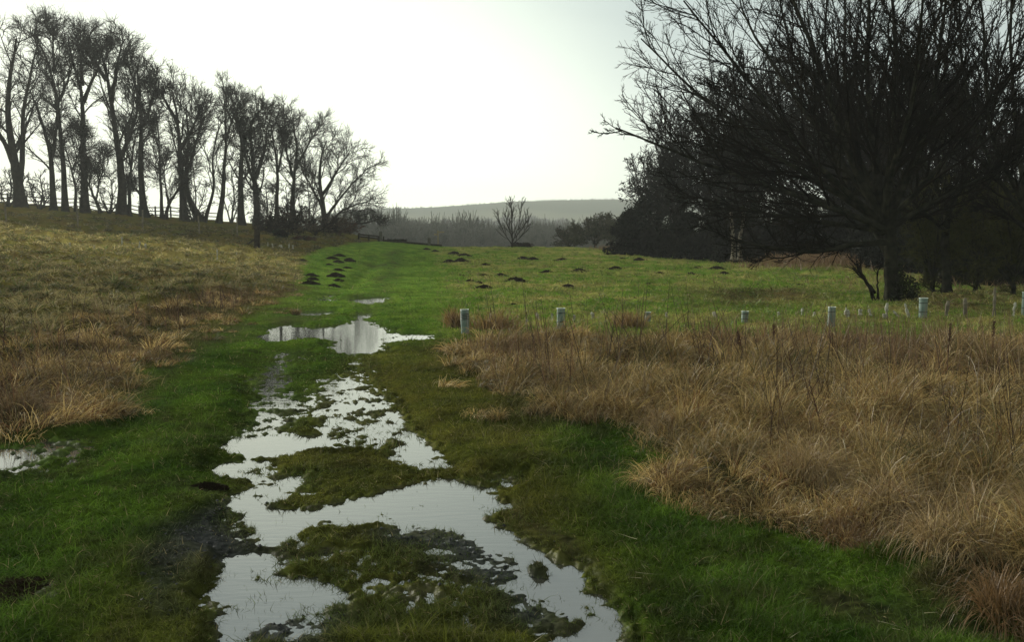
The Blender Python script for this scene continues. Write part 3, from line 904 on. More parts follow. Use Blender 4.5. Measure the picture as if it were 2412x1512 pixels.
for i, (lab, bx, rad, stems, cc, cr, iv) in enumerate(BELT):
    d = belt_depth(bx)
    rng = np.random.default_rng(900 + i)
    S_ = []
    for q, s in enumerate(stems):
        P = px_stem(s, d, rng.uniform(-1.5, 1.5) if q else 0)
        if q == 0 or len(stems) > 1 and s[0][1] > 520:
            g = gz(P[0][0], P[0][1]); P[0] = np.array([P[0][0], P[0][1], g - .15])
        S_.append((P, rad * (.92 if q == 0 else .5), rad * (.14 if q == 0 else .1)))
    c = at_d(cc[0], cc[1], d); rr = np.array([cr[0] * 1.12, 0, cr[1] * .98]) * d / F; rr[1] = rr[0]
    ivy = None
    if iv:
        ivy = []
        main = np.array(S_[0][0])
        for t in np.linspace(.05, .75 if iv < 2 else .95, 8 if iv < 2 else 12):
            q = resample(main, 40)[int(t * 39)]
            ivy.append((q + rng.normal(size=3) * .2, (.55 * iv, .55 * iv, .9), 170 * iv, .07, (.012, .016, .007)))
        for t in range(5 * (iv // 2)):
            q = c + rng.normal(size=3) * rr * .45
            ivy.append((q, (1.2, 1.2, .9), 90, .07, (.014, .016, .008)))
    tree('bare_tree', lab, 'tree', 'bare trees in the belt along the left bank', S_, (c, rr), LV_BELT, (M_bark, M_twig), 1000 + i, ivy=ivy, flare=1.35, stemwob=.12, free=(2.2, 1.3, .8, .5))

# smaller understorey trees in the belt (thin saplings behind the fence)
for i, (bx, top, lab) in enumerate([(20, 400, 'low twiggy tree at the far left edge behind the rails'), (95, 410, 'low twiggy tree filling the gap between the first two trunks'), (258, 420, 'low twiggy tree left of the wide fan tree'),
                                    (455, 410, 'dark low tree at the left of the V stems'), (545, 400, 'dark low tree between upright and forked trunks'), (625, 430, 'dark low tree right of the ivy clad trunk'),
                                    (672, 440, 'low tree filling the gap before the rounded tree'), (725, 430, 'low tree between the rounded and the spreading tree')]):
    d = belt_depth(bx) + 3
    b = at_d(bx, 540, d); b[2] = gz(b[0], b[1]) - .1
    t = at_d(bx, top, d)
    S_ = [([b, b * .5 + t * .5 + C(.2, .3, 0), t], .12, .04), ([b, b * .6 + t * .4 + C(-.8, .2, 0), t + C(-1.3, 0, -.6)], .09, .03), ([b, b * .6 + t * .4 + C(.8, .2, 0), t + C(1.4, 0, -.7)], .09, .03)]
    c = (b + t) / 2 + C(0, 0, .4)
    tree('understorey_tree', lab, 'tree', 'low trees under the left belt', S_, (c, C(2.2, 2.2, (t[2] - b[2]) * .58)), [(9, .1, 1, 25, 65, .5, .6, 4, .2, .03, .035), (7, .15, 1, 25, 60, .5, .6, 4, .2, .02, .022), (5, .2, 1, 25, 60, .5, .7, 3, .2, 0, .016)], (M_bark, M_twig), 1100 + i)

# --- the big ash on the right, close to the camera
BD = 22.0
ASH = [
    [(2098, 722), (2096, 660), (2090, 600), (2084, 545), (2082, 500)],
    [(2083, 515), (2062, 400), (2045, 250), (2040, 100), (2050, -90)],
    [(2084, 510), (2104, 380), (2112, 200), (2104, 50), (2095, -110)],
    [(2082, 520), (2005, 390), (1962, 240), (1928, 140), (1880, 20), (1850, -60)],
    [(2082, 525), (1965, 430), (1875, 330), (1785, 220), (1700, 110), (1610, 0)],
    [(2084, 530), (1985, 460), (1850, 385), (1720, 290), (1600, 190), (1510, 90)],
    [(2086, 540), (1950, 485), (1800, 430), (1620, 365), (1450, 300)],
    [(2086, 545), (1930, 520), (1780, 500), (1600, 455)],
    [(2090, 570), (2010, 572), (1900, 600), (1800, 585), (1700, 560)],
    [(2086, 520), (2150, 390), (2195, 250), (2215, 100), (2240, -60)],
    [(2086, 525), (2190, 420), (2290, 300), (2390, 170), (2470, 60)],
    [(2088, 540), (2220, 470), (2350, 400), (2480, 340)],
    [(2083, 505), (1990, 300), (1985, 160), (1990, 20), (1970, -80)],
    [(2083, 515), (1900, 250), (1800, 110), (1740, -20)],
    [(2084, 520), (2090, 420), (2150, 250), (2160, 100), (2180, -60)],
]
depth_tip = [0, 1.5, -2, 1, -1.5, 2, -1, 2.5, -2.5, -2, 1, -1, 4, 3.5, -4]
S_ = []
for q, s in enumerate(ASH):
    P = px_stem(s, BD, depth_tip[q])
    if q == 0: P[0][2] = gz(P[0][0], P[0][1]) - .1
    S_.append((P, .165 if q == 0 else (.13 if q in (1, 2, 3, 9) else .09), .15 if q == 0 else .018))
LV_ASH = [
    (18, .12, .98, 18, 42, .42, .5, 7, .07, .05, .015),
    (9, .12, 1.0, 20, 45, .42, .6, 5, .09, .04, .009),
    (6, .15, 1.0, 20, 45, .5, .7, 4, .10, .03, .006),
]
ashc = at_d(2060, 180, BD)
tree('ash_tree', 'large bare ash with fanning limbs, closest tree on the right', 'tree', None, S_, (at_d(2040, 150, BD), C(6.7, 6.0, 6.4)), LV_ASH, (M_barkR, M_twigR), 2000, limb_parts=True, flare=1.6, stemwob=.05,
     ivy=[(at_d(2125, 690, BD), (.42, .3, .5), 2200, .025, (.016, .02, .007)), (at_d(2112, 640, BD + .2), (.2, .3, .4), 700, .025, (.016, .02, .007))])

# dark forked stem leaning left in front of the ash trunk
S_ = [(px_stem([(2068, 712), (2052, 670), (2038, 640), (2020, 620)], 21.5), .055, .03), (px_stem([(2060, 690), (2035, 650), (2022, 628)], 21.6), .035, .012), (px_stem([(2068, 705), (2070, 660), (2078, 620)], 21.6, .4), .03, .012)]
S_[0][0][0][2] -= .1
tree('forked_sapling', 'thin dark forked stem leaning left at the foot of the large ash', 'tree', None, S_, None, [(5, .5, 1, 20, 45, .6, .6, 4, .12, .05, .008), (4, .2, 1, 20, 50, .5, .7, 3, .12, .03, .005)], (M_twigR, M_twigR), 2050)

# neighbours of the ash
NB = [
    ('tall bare tree behind the large ash, its limbs crossing the top of the frame', 2010, 26., .13, [[(2112, 690), (2095, 600), (2050, 520), (2015, 470)], [(2015, 480), (1960, 340), (1900, 200), (1850, 80), (1830, -40)], [(2005, 480), (2020, 320), (2030, 160), (2060, 20), (2070, -80)], [(2005, 480), (1880, 380), (1780, 280), (1690, 190)], [(2005, 470), (2090, 340), (2150, 200), (2200, 60), (2230, -40)], [(2005, 470), (2170, 330), (2270, 200), (2340, 60)], [(2005, 500), (1850, 440), (1740, 400)], [(2005, 470), (1960, 250), (1940, 100), (1950, -60)]]),
    ('grey stemmed bare tree just right of the large ash', 2232, 24.5, .13, [[(2232, 700), (2230, 600), (2235, 500)], [(2235, 510), (2225, 380), (2220, 220), (2240, 60), (2250, -60)], [(2235, 505), (2290, 380), (2330, 240), (2380, 100), (2400, -40)], [(2235, 500), (2180, 380), (2150, 260), (2130, 120)], [(2235, 520), (2330, 430), (2420, 330)], [(2232, 550), (2160, 480), (2100, 420)]]),
    ('bare tree at the right edge with limbs rising out of the frame', 2440, 23., .16, [[(2440, 720), (2440, 620), (2430, 520)], [(2430, 525), (2400, 380), (2385, 220), (2375, 60), (2380, -80)], [(2430, 530), (2340, 400), (2290, 260), (2260, 120), (2260, -20)], [(2430, 520), (2480, 360), (2500, 200)], [(2435, 550), (2330, 480), (2230, 430)], [(2430, 520), (2330, 330), (2320, 180), (2310, 0)]]),
    ('slim bare tree standing behind the large ash to its right', 2180, 29., .11, [[(2182, 690), (2185, 600), (2180, 500)], [(2180, 510), (2170, 360), (2165, 200), (2160, 60)], [(2180, 505), (2230, 360), (2260, 220), (2280, 100)], [(2180, 500), (2110, 380), (2060, 260)]]),
]
for i, (lab, bx, d, r, stems) in enumerate(NB):
    S_ = []
    for q, s in enumerate(stems):
        P = px_stem(s, d, 0 if q == 0 else [-2, 2, -1, 1, 2.5][q % 5])
        if q == 0: P[0][2] = gz(P[0][0], P[0][1]) - .1
        S_.append((P, r if q == 0 else r * .5, r * .8 if q == 0 else .02))
    tree('bare_tree', lab, 'tree', 'bare trees beside the large ash', S_, (at_d(bx, 220, d), C(5.5, 5.5, 6.5)), [(14, .12, .98, 18, 42, .42, .5, 6, .08, .05, .016), (9, .12, 1, 20, 45, .4, .6, 5, .09, .04, .010), (5, .15, 1, 20, 45, .45, .7, 4, .1, .03, .007)], (M_barkR, M_twigR), 2100 + i, limb_parts=True)


# --- the wood on the right
def wood_tree(name, lab, group, px, d, top, wpx, seed, cy=None, dense=1., stems=7, mats=None, basey=None, leaf=None, lv=None, r=.16, splay=.75):
    rng = np.random.default_rng(seed)
    b = at_d(px, 600, d); b[2] = gz(b[0], b[1]) - .1
    t = at_d(px, top, d); H = t[2] - b[2]; w_ = wpx * d / F
    c = b + C(0, 0, H * .55 if cy is None else cy * H); rr = C(w_, w_ * .9, H * .47)
    S_ = [([b, b + C(rng.normal() * .1, 0, H * .12), b + C(rng.normal() * .2, rng.normal() * .2, H * .25)], r, r * .75)]
    for q in range(stems):
        a = 2 * math.pi * (q + rng.random() * .6) / stems
        out = C(math.cos(a), math.sin(a) * .9, 0); sp = rng.uniform(.35, 1) * splay
        s0 = b + C(0, 0, H * rng.uniform(.08, .25))
        S_.append(([s0, s0 + out * w_ * sp * .35 + C(0, 0, H * .18), s0 + out * w_ * sp * .7 + C(0, 0, H * .42 * (1.3 - .5 * sp)), s0 + out * w_ * sp * .95 + C(0, 0, H * .78 * (1.25 - .6 * sp))], r * .5, .02))
    lv = lv or [(int(12 * dense), .1, 1, 22, 55, .42, .5, 6, .13, .03, .03), (9, .12, 1, 25, 55, .46, .6, 4, .12, .03, .019), (6, .15, 1, 25, 55, .55, .7, 3, .13, .02, .013)]
    ivy = None
    if leaf:
        n_, sz, cl = leaf
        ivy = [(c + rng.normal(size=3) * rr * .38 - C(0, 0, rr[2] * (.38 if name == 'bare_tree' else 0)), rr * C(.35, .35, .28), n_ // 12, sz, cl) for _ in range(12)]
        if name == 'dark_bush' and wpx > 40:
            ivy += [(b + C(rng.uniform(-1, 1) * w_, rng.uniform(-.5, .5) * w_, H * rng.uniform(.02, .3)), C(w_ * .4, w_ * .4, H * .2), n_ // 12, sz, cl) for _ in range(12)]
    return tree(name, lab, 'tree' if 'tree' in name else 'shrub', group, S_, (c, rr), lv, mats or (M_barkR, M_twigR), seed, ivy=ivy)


WOOD = [
    (1590, 52, 250, 135, 'leftmost crown of the dark wood, low branches sweeping to the field'),
    (1545, 58, 330, 95, 'low outer tree at the left corner of the dark wood'),
    (1680, 50, 170, 130, 'tall twiggy tree, second crown from the left in the dark wood'),
    (1775, 46, 130, 140, 'tree with pale paired trunks at the edge of the dark wood'),
    (1860, 52, 110, 150, 'tall tree in the dark wood seen through the limbs of the large ash'),
    (1960, 48, 130, 140, 'tree of the dark wood directly behind the brown grass mound'),
    (2050, 44, 150, 140, 'tree of the dark wood hidden behind the trunk of the large ash'),
    (2150, 42, 140, 150, 'tree of the dark wood behind the grey stemmed tree'),
    (2260, 40, 150, 150, 'tree of the dark wood above the lichen covered hawthorns'),
    (2370, 38, 170, 160, 'rightmost tree of the dark wood inside the frame'),
    (1720, 60, 230, 110, 'back row tree of the dark wood behind the pale paired trunks'),
    (2010, 56, 200, 120, 'back row tree of the dark wood right of the grass mound'),
]
for i, (px, d, top, wpx, lab) in enumerate(WOOD):
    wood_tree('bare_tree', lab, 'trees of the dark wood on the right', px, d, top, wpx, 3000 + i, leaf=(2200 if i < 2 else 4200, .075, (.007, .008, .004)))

# pale paired trunks at the foot of the wood
S_ = [([at_d(1727, 612, 45), at_d(1727, 570, 45), at_d(1722, 500, 45)], .13, .08), ([at_d(1743, 612, 45.3), at_d(1742, 570, 45.3), at_d(1748, 500, 45.3)], .12, .07)]
tree('birch_tree', 'pair of thin pale trunks from one root at the edge of the dark wood', 'tree', None, S_, None, [(6, .5, 1, 25, 50, .6, .5, 4, .12, .05, .02), (5, .2, 1, 25, 50, .5, .6, 3, .12, .02, .012)], (M_wood, M_twigR), 3050)

# dark bushes closing the foot of the wood
SH = [(1500, 56, 480, 90, 'dark rounded bush at the left corner of the wood'), (1600, 54, 500, 80, 'dark bush below the leftmost crown of the wood'), (1690, 52, 490, 80, 'dark bush left of the pale paired trunks'),
      (1790, 48, 480, 85, 'dark bush right of the pale paired trunks'), (1880, 50, 470, 90, 'dark bush behind the left side of the grass mound'), (1985, 47, 470, 90, 'dark bush behind the right side of the grass mound'),
      (2075, 40, 460, 95, 'dark bush straight behind the ash trunk'), (2170, 37, 430, 100, 'dark bush right of the ash trunk'), (2270, 35, 420, 110, 'dark bush behind the hawthorns'), (2380, 33, 400, 110, 'dark bush in the shade at the right edge'),
      (2330, 30, 480, 90, 'low dark bush in front of the shade at the right edge')]
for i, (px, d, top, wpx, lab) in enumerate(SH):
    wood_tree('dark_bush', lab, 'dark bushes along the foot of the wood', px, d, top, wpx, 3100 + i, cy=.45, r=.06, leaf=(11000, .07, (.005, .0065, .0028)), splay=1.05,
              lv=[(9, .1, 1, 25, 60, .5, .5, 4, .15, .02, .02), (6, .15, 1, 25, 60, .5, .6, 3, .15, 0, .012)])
# lichen green hawthorns at the right
for i, (px, d, top, wpx, lab) in enumerate([(2200, 25, 400, 85, 'lichen green hawthorn just right of the ash trunk'), (2300, 26, 390, 85, 'lichen green hawthorn between the grey stem and the frame edge'), (2390, 24.5, 420, 80, 'lichen green hawthorn at the right frame edge')]):
    wood_tree('hawthorn', lab, 'lichen covered hawthorns on the right', px, d, top, wpx, 3200 + i, cy=.5, r=.07, mats=(M_barkR, M_lichen), splay=1.1,
              lv=[(11, .1, 1, 35, 75, .5, .5, 5, .25, 0, .014), (8, .15, 1, 35, 75, .5, .6, 4, .28, 0, .0085), (5, .15, 1, 35, 75, .5, .7, 3, .28, 0, .006)])

# green-black bushes left of the wood, beyond the crest
for i, (px, d, top, wpx, lab) in enumerate([(1400, 80, 505, 62, 'dark green bush at the left end of the bush row before the wood'), (1440, 84, 490, 60, 'taller dark green bush with upright shoots before the wood'), (1340, 86, 530, 55, 'low brown bush right of the lone young tree'), (1480, 76, 500, 60, 'dark bush touching the low branches of the wood')]):
    wood_tree('bush', lab, 'bushes beyond the crest before the wood', px, d, top, wpx, 3300 + i, cy=.5, r=.06, leaf=(3000, .07, (.035, .036, .02)), mats=(M_twig, M_shrub2), splay=1.0,
              lv=[(10, .1, 1, 15, 45, .5, .5, 4, .12, .06, .03), (7, .15, 1, 20, 50, .5, .6, 3, .13, .03, .02)])

# reddish scrub at the right end of the left belt
for i, (px, d, top, wpx, lab, m) in enumerate([(640, 62, 500, 46, 'brown scrub behind the solitary thick post', M_twig), (690, 64, 475, 60, 'grey brown scrub under the last belt trees', M_twig), (745, 68, 485, 60, 'grey brown scrub left of the red shrub', M_twig), (800, 74, 515, 58, 'reddish twiggy shrub beside the dark barrier', M_shrub), (715, 58, 555, 30, 'low russet shrub at the edge of the mown track', M_shrub)]):
    wood_tree('scrub_bush', lab, 'scrub at the right end of the left belt', px, d, top, wpx, 3400 + i, cy=.45, r=.04, mats=(m, m), splay=1.15, leaf=(1500, .05, (.045, .032, .02)),
              lv=[(12, .1, 1, 20, 60, .5, .5, 4, .18, .03, .025), (8, .15, 1, 25, 60, .5, .6, 3, .2, .02, .018)])
wood_tree('dark_bush', 'small round evergreen bush above the white tree guards', None, 661, 56, 545, 17, 3450, cy=.55, r=.04, leaf=(6000, .045, (.008, .014, .005)))
wood_tree('bramble_bush', 'low bramble by the track crest right of the barrier', None, 930, 78, 562, 34, 3451, cy=.4, r=.03, splay=1.2, leaf=(1400, .05, (.02, .022, .012)), mats=(M_twig, M_twig), lv=[(9, .1, 1, 35, 70, .5, .5, 4, .25, 0, .02), (5, .15, 1, 25, 70, .5, .6, 3, .2, 0, .014)])

# lone young tree on the crest
d = 72.
LT = [[(1206, 600), (1207, 560), (1205, 510), (1203, 466)], [(1207, 570), (1222, 535), (1228, 495), (1230, 464)], [(1206, 575), (1188, 550), (1176, 522), (1170, 498)], [(1207, 575), (1230, 555), (1244, 528), (1250, 505)], [(1206, 560), (1196, 530), (1190, 500)], [(1214, 560), (1236, 530), (1243, 500)], [(1205, 540), (1206, 500), (1203, 470)]]
S_ = [(px_stem(s, d, [0, .5, -.6, .6, -.5, .4, .3][q]), .06 if q == 0 else .04, .018) for q, s in enumerate(LT)]
S_[0][0][0][2] = gz(S_[0][0][0][0], d) - .1
tree('young_tree', 'lone bare young tree with upright twin stems on the crest', 'tree', None, S_, (at_d(1206, 535, d), C(1.9, 1.9, 2.7)), [(10, .12, .95, 18, 40, .42, .5, 5, .06, .06, .019), (5, .15, 1, 20, 40, .45, .7, 3, .06, .05, .014)], (M_bark, M_twig), 3500, stemwob=.02)
wood_tree('scrub_bush', 'low brown scrub around the foot of the lone young tree', None, 1225, 74, 570, 32, 3501, cy=.4, r=.03, splay=1.2, mats=(M_twig, M_twig), leaf=(1500, .05, (.03, .024, .015)), lv=[(9, .1, 1, 35, 70, .5, .5, 4, .2, 0, .02), (5, .15, 1, 25, 70, .5, .6, 3, .2, 0, .014)])

# --- hazy valley trees
rng = np.random.default_rng(77)
VT = [(880, 150, 545, 40), (905, 170, 528, 42), (940, 165, 522, 45), (985, 180, 520, 50), (1030, 160, 525, 42), (1075, 185, 522, 45), (1115, 170, 514, 48), (1150, 190, 535, 40),
      (1190, 175, 530, 42), (1265, 165, 530, 40), (1300, 180, 528, 45), (1345, 170, 516, 45), (1390, 165, 510, 50), (1430, 155, 505, 45), (845, 165, 548, 40)]
words_ = ['first', 'second', 'third', 'fourth', 'fifth', 'sixth', 'seventh', 'eighth', 'ninth', 'tenth', 'eleventh', 'twelfth', 'thirteenth', 'fourteenth', 'fifteenth', 'sixteenth', 'seventeenth', 'eighteenth', 'nineteenth', 'twentieth']
for i, (px, d, top, wpx) in enumerate(sorted(VT)):
    b = at_d(px, 600, d); b[2] = float(zmacro(b[0], b[1])) - .2
    t = at_d(px, top, d); H = t[2] - b[2]; w_ = wpx * d / F
    c = b + C(0, 0, H * .6); rr = C(w_, w_, H * .42)
    S_ = [([b, b + C(.2, 0, H * .5), b + C(0, 0, H * .92)], .22, .05)]
    for q in range(4):
        a = rng.uniform(0, 6.28); o = C(math.cos(a), math.sin(a), 0) * w_
        S_.append(([b + C(0, 0, H * .25), b + o * .35 + C(0, 0, H * .5), b + o * .7 + C(0, 0, H * .8)], .12, .04))
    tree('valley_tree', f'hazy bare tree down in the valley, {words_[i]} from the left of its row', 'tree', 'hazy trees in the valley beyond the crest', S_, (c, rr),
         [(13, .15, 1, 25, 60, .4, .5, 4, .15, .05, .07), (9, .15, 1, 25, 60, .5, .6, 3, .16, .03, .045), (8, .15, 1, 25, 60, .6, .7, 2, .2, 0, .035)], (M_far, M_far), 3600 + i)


# a far wood behind them, and the conifers on the ridge: masses nobody could count
def far_mass(name, n, fx, h0, h1, mat, seed, per=60, w=3.5, conifer=False, rad=.14):
    rng = np.random.default_rng(seed); G = []
    x, y = fx(n, rng); z = zmacro(x, y); h = rng.uniform(h0, h1, n)
    base = np.stack([x, y, z - .3], 1)
    if conifer:
        S = 6; a = np.arange(S) * 2 * math.pi / S
        for lay in range(3):
            zb = z + h * (.1 + .28 * lay); zt = z + h * (.5 + .25 * lay); rw = h * (.24 - .06 * lay)
            ring = np.stack([x[:, None] + rw[:, None] * np.cos(a) * rng.uniform(.7, 1.2, (n, S)), y[:, None] + rw[:, None] * np.sin(a), np.repeat(zb[:, None], S, 1)], -1)
            tip = np.stack([x, y, zt], 1)[:, None]
            v = np.concatenate([ring, tip], 1)
            i = np.arange(n)[:, None] * (S + 1); s = np.arange(S)[None]
            f = np.stack([i + s, i + (s + 1) % S, i + S + 0 * s], -1).reshape(-1, 3)
            G.append((v.reshape(-1, 3), f))
    else:
        ii = np.repeat(np.arange(n), per); m = len(ii)
        u = rng.normal(size=(m, 3)); u /= np.linalg.norm(u, axis=1, keepdims=True)
        u *= rng.random((m, 1)) ** .4
        tip = base[ii] + u * np.stack([np.full(m, w), np.full(m, w), h[ii] * .42], 1) + np.stack([0 * u[:, 0], 0 * u[:, 0], h[ii] * .58], 1)
        root = base[ii] * C(1, 1, 1) + np.stack([0 * u[:, 0], 0 * u[:, 0], h[ii] * rng.uniform(.3, .6, m)], 1)
        st = root + (tip - root) * .35
        P = np.stack([st, (st + tip) / 2 + rng.normal(size=(m, 3)) * .4, tip], 1)
        v, f = tubes(P, np.full((m, 3), rad) * C(1.4, 1, .4), 3); G.append((v, f))
    v, f = cat_geo(G)
    o = mesh_obj(name, v, f, mat); o['kind'] = 'stuff'
    return o


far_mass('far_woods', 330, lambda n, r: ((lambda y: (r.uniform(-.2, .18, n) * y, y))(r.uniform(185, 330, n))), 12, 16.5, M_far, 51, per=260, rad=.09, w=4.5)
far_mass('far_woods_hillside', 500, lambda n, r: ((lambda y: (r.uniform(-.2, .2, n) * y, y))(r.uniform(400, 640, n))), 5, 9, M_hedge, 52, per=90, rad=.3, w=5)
far_mass('ridge_conifers', 900, lambda n, r: ((lambda x: (x, 898 + r.uniform(-8, 8, n)))(r.uniform(-190, 260, n))), .9, 2.3, M_hedge, 53, conifer=True)


# ------------------------------------------------------------------ fences, posts, tubes and small things
def box(c, s, rz=0., tilt=0., taper=1.):
    v = np.array([(x, y, z) for z in (-.5, .5) for y in (-.5, .5) for x in (-.5, .5)], float)
    v[4:, :2] *= taper
    v = v * np.array(s)
    if tilt:
        ct, st = math.cos(tilt), math.sin(tilt); v = np.stack([v[:, 0] * ct + v[:, 2] * st, v[:, 1], -v[:, 0] * st + v[:, 2] * ct], 1)
    ct, st = math.cos(rz), math.sin(rz); v = np.stack([v[:, 0] * ct - v[:, 1] * st, v[:, 0] * st + v[:, 1] * ct, v[:, 2]], 1)
    f = np.array([(0, 2, 3, 1), (4, 5, 7, 6), (0, 1, 5, 4), (2, 6, 7, 3), (0, 4, 6, 2), (1, 3, 7, 5)])
    return v + np.array(c), f


def beam(a, b, w, h):
    a = np.array(a, float); b = np.array(b, float); d = b - a; L = np.linalg.norm(d); d /= L
    s = np.cross(d, (0, 0, 1)); s /= np.linalg.norm(s); u = np.cross(s, d)
    v = np.array([p + s * x * w / 2 + u * z * h / 2 for p in (a, b) for z in (-1, 1) for x in (-1, 1)])
    f = np.array([(0, 1, 3, 2), (4, 6, 7, 5), (0, 4, 5, 1), (2, 3, 7, 6), (0, 2, 6, 4), (1, 5, 7, 3)])
    return v, f


# post and rail fence behind the belt
fpx = [-60, -20, 20, 64, 105, 148, 190, 232, 277, 306, 328, 366, 402, 440, 478, 515]
root = None; prev = None
for i, px in enumerate(fpx):
    d = belt_depth(px) + 5.5
    p = at_d(px, 500, d); p[2] = gz(p[0], p[1])
    if root is None: root = empty('post_and_rail_fence', p, 'dark post and rail fence running behind the bare trees on the left bank', 'fence')
    o = np.array(root.location)
    v, f = box(p - o + C(0, 0, .55), (.15, .13, 1.3), .2); mesh_obj('post', v, f, M_wooddark, root)
    if prev is not None:
        for h in (.3, .68, 1.05):
            v, f = beam(prev - o + C(0, -.09, h), p - o + C(0, -.09, h), .045, .1); mesh_obj('rail', v, f, M_wooddark, root)
    prev = p

# stock fence of thin grey posts in front of the belt
sp = [(15, 545, 492), (185, 566, 528), (338, 572, 543), (470, 578, 544), (560, 583, 556)]
root = None; prev = None
for i, (px, yb, yt) in enumerate(sp):
    d = 50 + i * 1.2
    p = at_d(px, yb, d); p[2] = gz(p[0], p[1])
    if root is None: root = empty('wire_fence', p, 'low wire fence on thin grey posts crossing the left bank below the trees', 'fence')
    o = np.array(root.location)
    v, f = box(p - o + C(0, 0, .55), (.07, .07, 1.2), .1, .04 * (i % 3 - 1)); mesh_obj('post', v, f, M_wood, root)
    if prev is not None:
        G = []
        for h in (.25, .5, .75, 1.0):
            G.append(tubes(np.array([[prev - o + C(0, 0, h), (prev + p) / 2 - o + C(0, 0, h - .04), p - o + C(0, 0, h)]]), np.full((1, 3), .006), 3))
        v, f = cat_geo(G); mesh_obj('wire', v, f, M_wooddark, root)
    prev = p

# thick solitary post with brace
p = at(606, 588); d = p[1]
hgt = (588 - 538) * d / F
root = empty('strainer_post', p, 'thick dark solitary post with a diagonal brace before the belt', 'post')
v, f = tubes(np.array([[(0, 0, -.1), (0, 0, hgt * .5), (.02, 0, hgt)]]), np.array([[.16, .15, .14]]), 9); mesh_obj('post', v, f, M_wooddark, root, smooth=True)
v, f = beam((0, 0, hgt * .55), (-1.0, .4, .05), .07, .07); mesh_obj('brace', v, f, M_wooddark, root)


def cap_disc(r, z, S=20, rin=0.):
    a = np.arange(S) * 2 * math.pi / S
    return np.stack([r * np.cos(a), r * np.sin(a), np.full(S, z)], 1)


def tree_shelter(px, yt, yb, wpx, lab, d=None, tilt=0., ties=2):
    if d is None: p = at(px, yb)
    else:
        p = at_d(px, yb, d); p[2] = gz(p[0], p[1])
    d = p[1]; top = at_d(px, yt, d)[2]; h = top - p[2]; r = wpx * d / F / 2
    root = empty('tree_shelter', p, lab, 'tree guard', 'pale green tree shelters at the edge of the dry grass')
    S = 20; a = np.arange(S) * 2 * math.pi / S
    zs = np.array([-.05, h * .3, h * .6, h * .93, h, h, h * .93, h * .5]); rs_ = np.array([r * 1.0, r * .98, r, r * 1.0, r * 1.04, r * .96, r * .93, r * .9])
    # slight ovality and dents
    rng = np.random.default_rng(int(px)); dent = 1 + .03 * rng.normal(size=(len(zs), 1)) * np.cos(a[None] * 2 + rng.random() * 6)
    ring = np.stack([rs_[:, None] * dent * np.cos(a), rs_[:, None] * dent * np.sin(a), np.repeat(zs[:, None], S, 1) - .06 * r * np.cos(a) * 0], -1)
    v = ring.reshape(-1, 3); i = np.arange(len(zs) - 1)[:, None] * S; s = np.arange(S)[None]; s2 = (s + 1) % S
    f = np.stack([i + s, i + s2, i + S + s2, i + S + s], -1).reshape(-1, 4)
    tb = mesh_obj('tube', v, f, M_tube, root, smooth=True)
    q = np.stack([np.stack([r * 1.06 * np.cos(a), r * 1.06 * np.sin(a), np.full(S, h)], 1)], 0)
    P = np.concatenate([q[0], q[0][:1]])[None]
    v, f = tubes(P, np.full((1, S + 1), r * .07), 5); mesh_obj('rim', v, f, M_tuberim, tb, smooth=True)
    v, f = box((r * .7, r * 1.05, h * .42), (.03, .03, h * .95)); mesh_obj('stake', v, f, M_wood, root)
    for k in range(ties):
        z = h * (.78 - .42 * k) if ties < 3 else h * (.84 - .06 * k)
        q = np.stack([r * 1.05 * np.cos(a), r * 1.05 * np.sin(a) * 1.05, np.full(S, z) + .004 * np.cos(a)], 1)
        v, f = tubes(np.concatenate([q, q[:1]])[None], np.full((1, S + 1), .0055), 4); mesh_obj('tie', v, f, M_tie, root)
    root.rotation_euler = (tilt * .4, tilt, 0)
    return root


tree_shelter(1096, 729, 795, 19, 'pale green tree shelter with black ties beside the puddle, leftmost of the shelters', ties=4, tilt=-.02)
tree_shelter(1321, 726, 800, 19, 'pale green tree shelter rising from brown grass, second from the left', d=15.2)
tree_shelter(1525, 735, 800, 14, 'narrow grey green tree shelter right of the russet tuft', d=16)
tree_shelter(1753, 733, 790, 16, 'short grey tree shelter near the middle of the right margin', d=16, tilt=.03)
tree_shelter(1957, 723, 790, 17, 'upright bluish tree shelter with a white rim before the ash', d=15.5, ties=1, tilt=.01)
tree_shelter(2172, 702, 780, 19, 'dull green tree shelter right of the ash trunk', d=17)
tree_shelter(2411, 688, 770, 13, 'green tree shelter cut by the right frame edge', d=17.5)


def guard(px, yt, yb, wpx, lab, d=None, tilt=0., mat=None, name='tree_guard', cat='tree guard', group='small pale tree guards and stakes', stick=False):
    mat = mat or M_pale
    if d is None: p = at(px, yb)
    else:
        p = at_d(px, yb, d); p[2] = gz(p[0], p[1])
    d = p[1]; h = max(.12, at_d(px, yt, d)[2] - p[2]); r = max(wpx * .8 * d / F / 2, .010)
    rng = np.random.default_rng(int(px * 7 + yt))
    root = empty(name, p, lab, cat, group)
    n = 9; t = np.linspace(0, 1, n)
    P = np.stack([math.tan(tilt) * h * t + rng.normal(size=n) * r * .18, rng.normal(size=n) * r * .15, -.04 + (h + .04) * t], 1)
    R = r * (1 + .25 * rng.normal(size=n)); R[-1] *= .55 + .3 * rng.random()
    v, f = tubes(P[None], R[None], 7)
    mesh_obj('sleeve' if name == 'tree_guard' else 'post', v, f, mat, root)
    if stick:
        v, f = tubes(np.array([[(0, .01, 0), (.01, .01, h * .7), (math.tan(tilt) * h, .01, h * 1.35)]]), np.full((1, 3), .008), 4); mesh_obj('stake', v, f, M_wooddark, root)
    else:
        v, f = tubes(np.array([[(r, r, 0), (r + math.tan(tilt) * h * .5, r, h * .5), (r + math.tan(tilt) * h * .9, r, h * .9)]]), np.full((1, 3), .007), 4); mesh_obj('stake', v, f, M_wood, root)
    return root


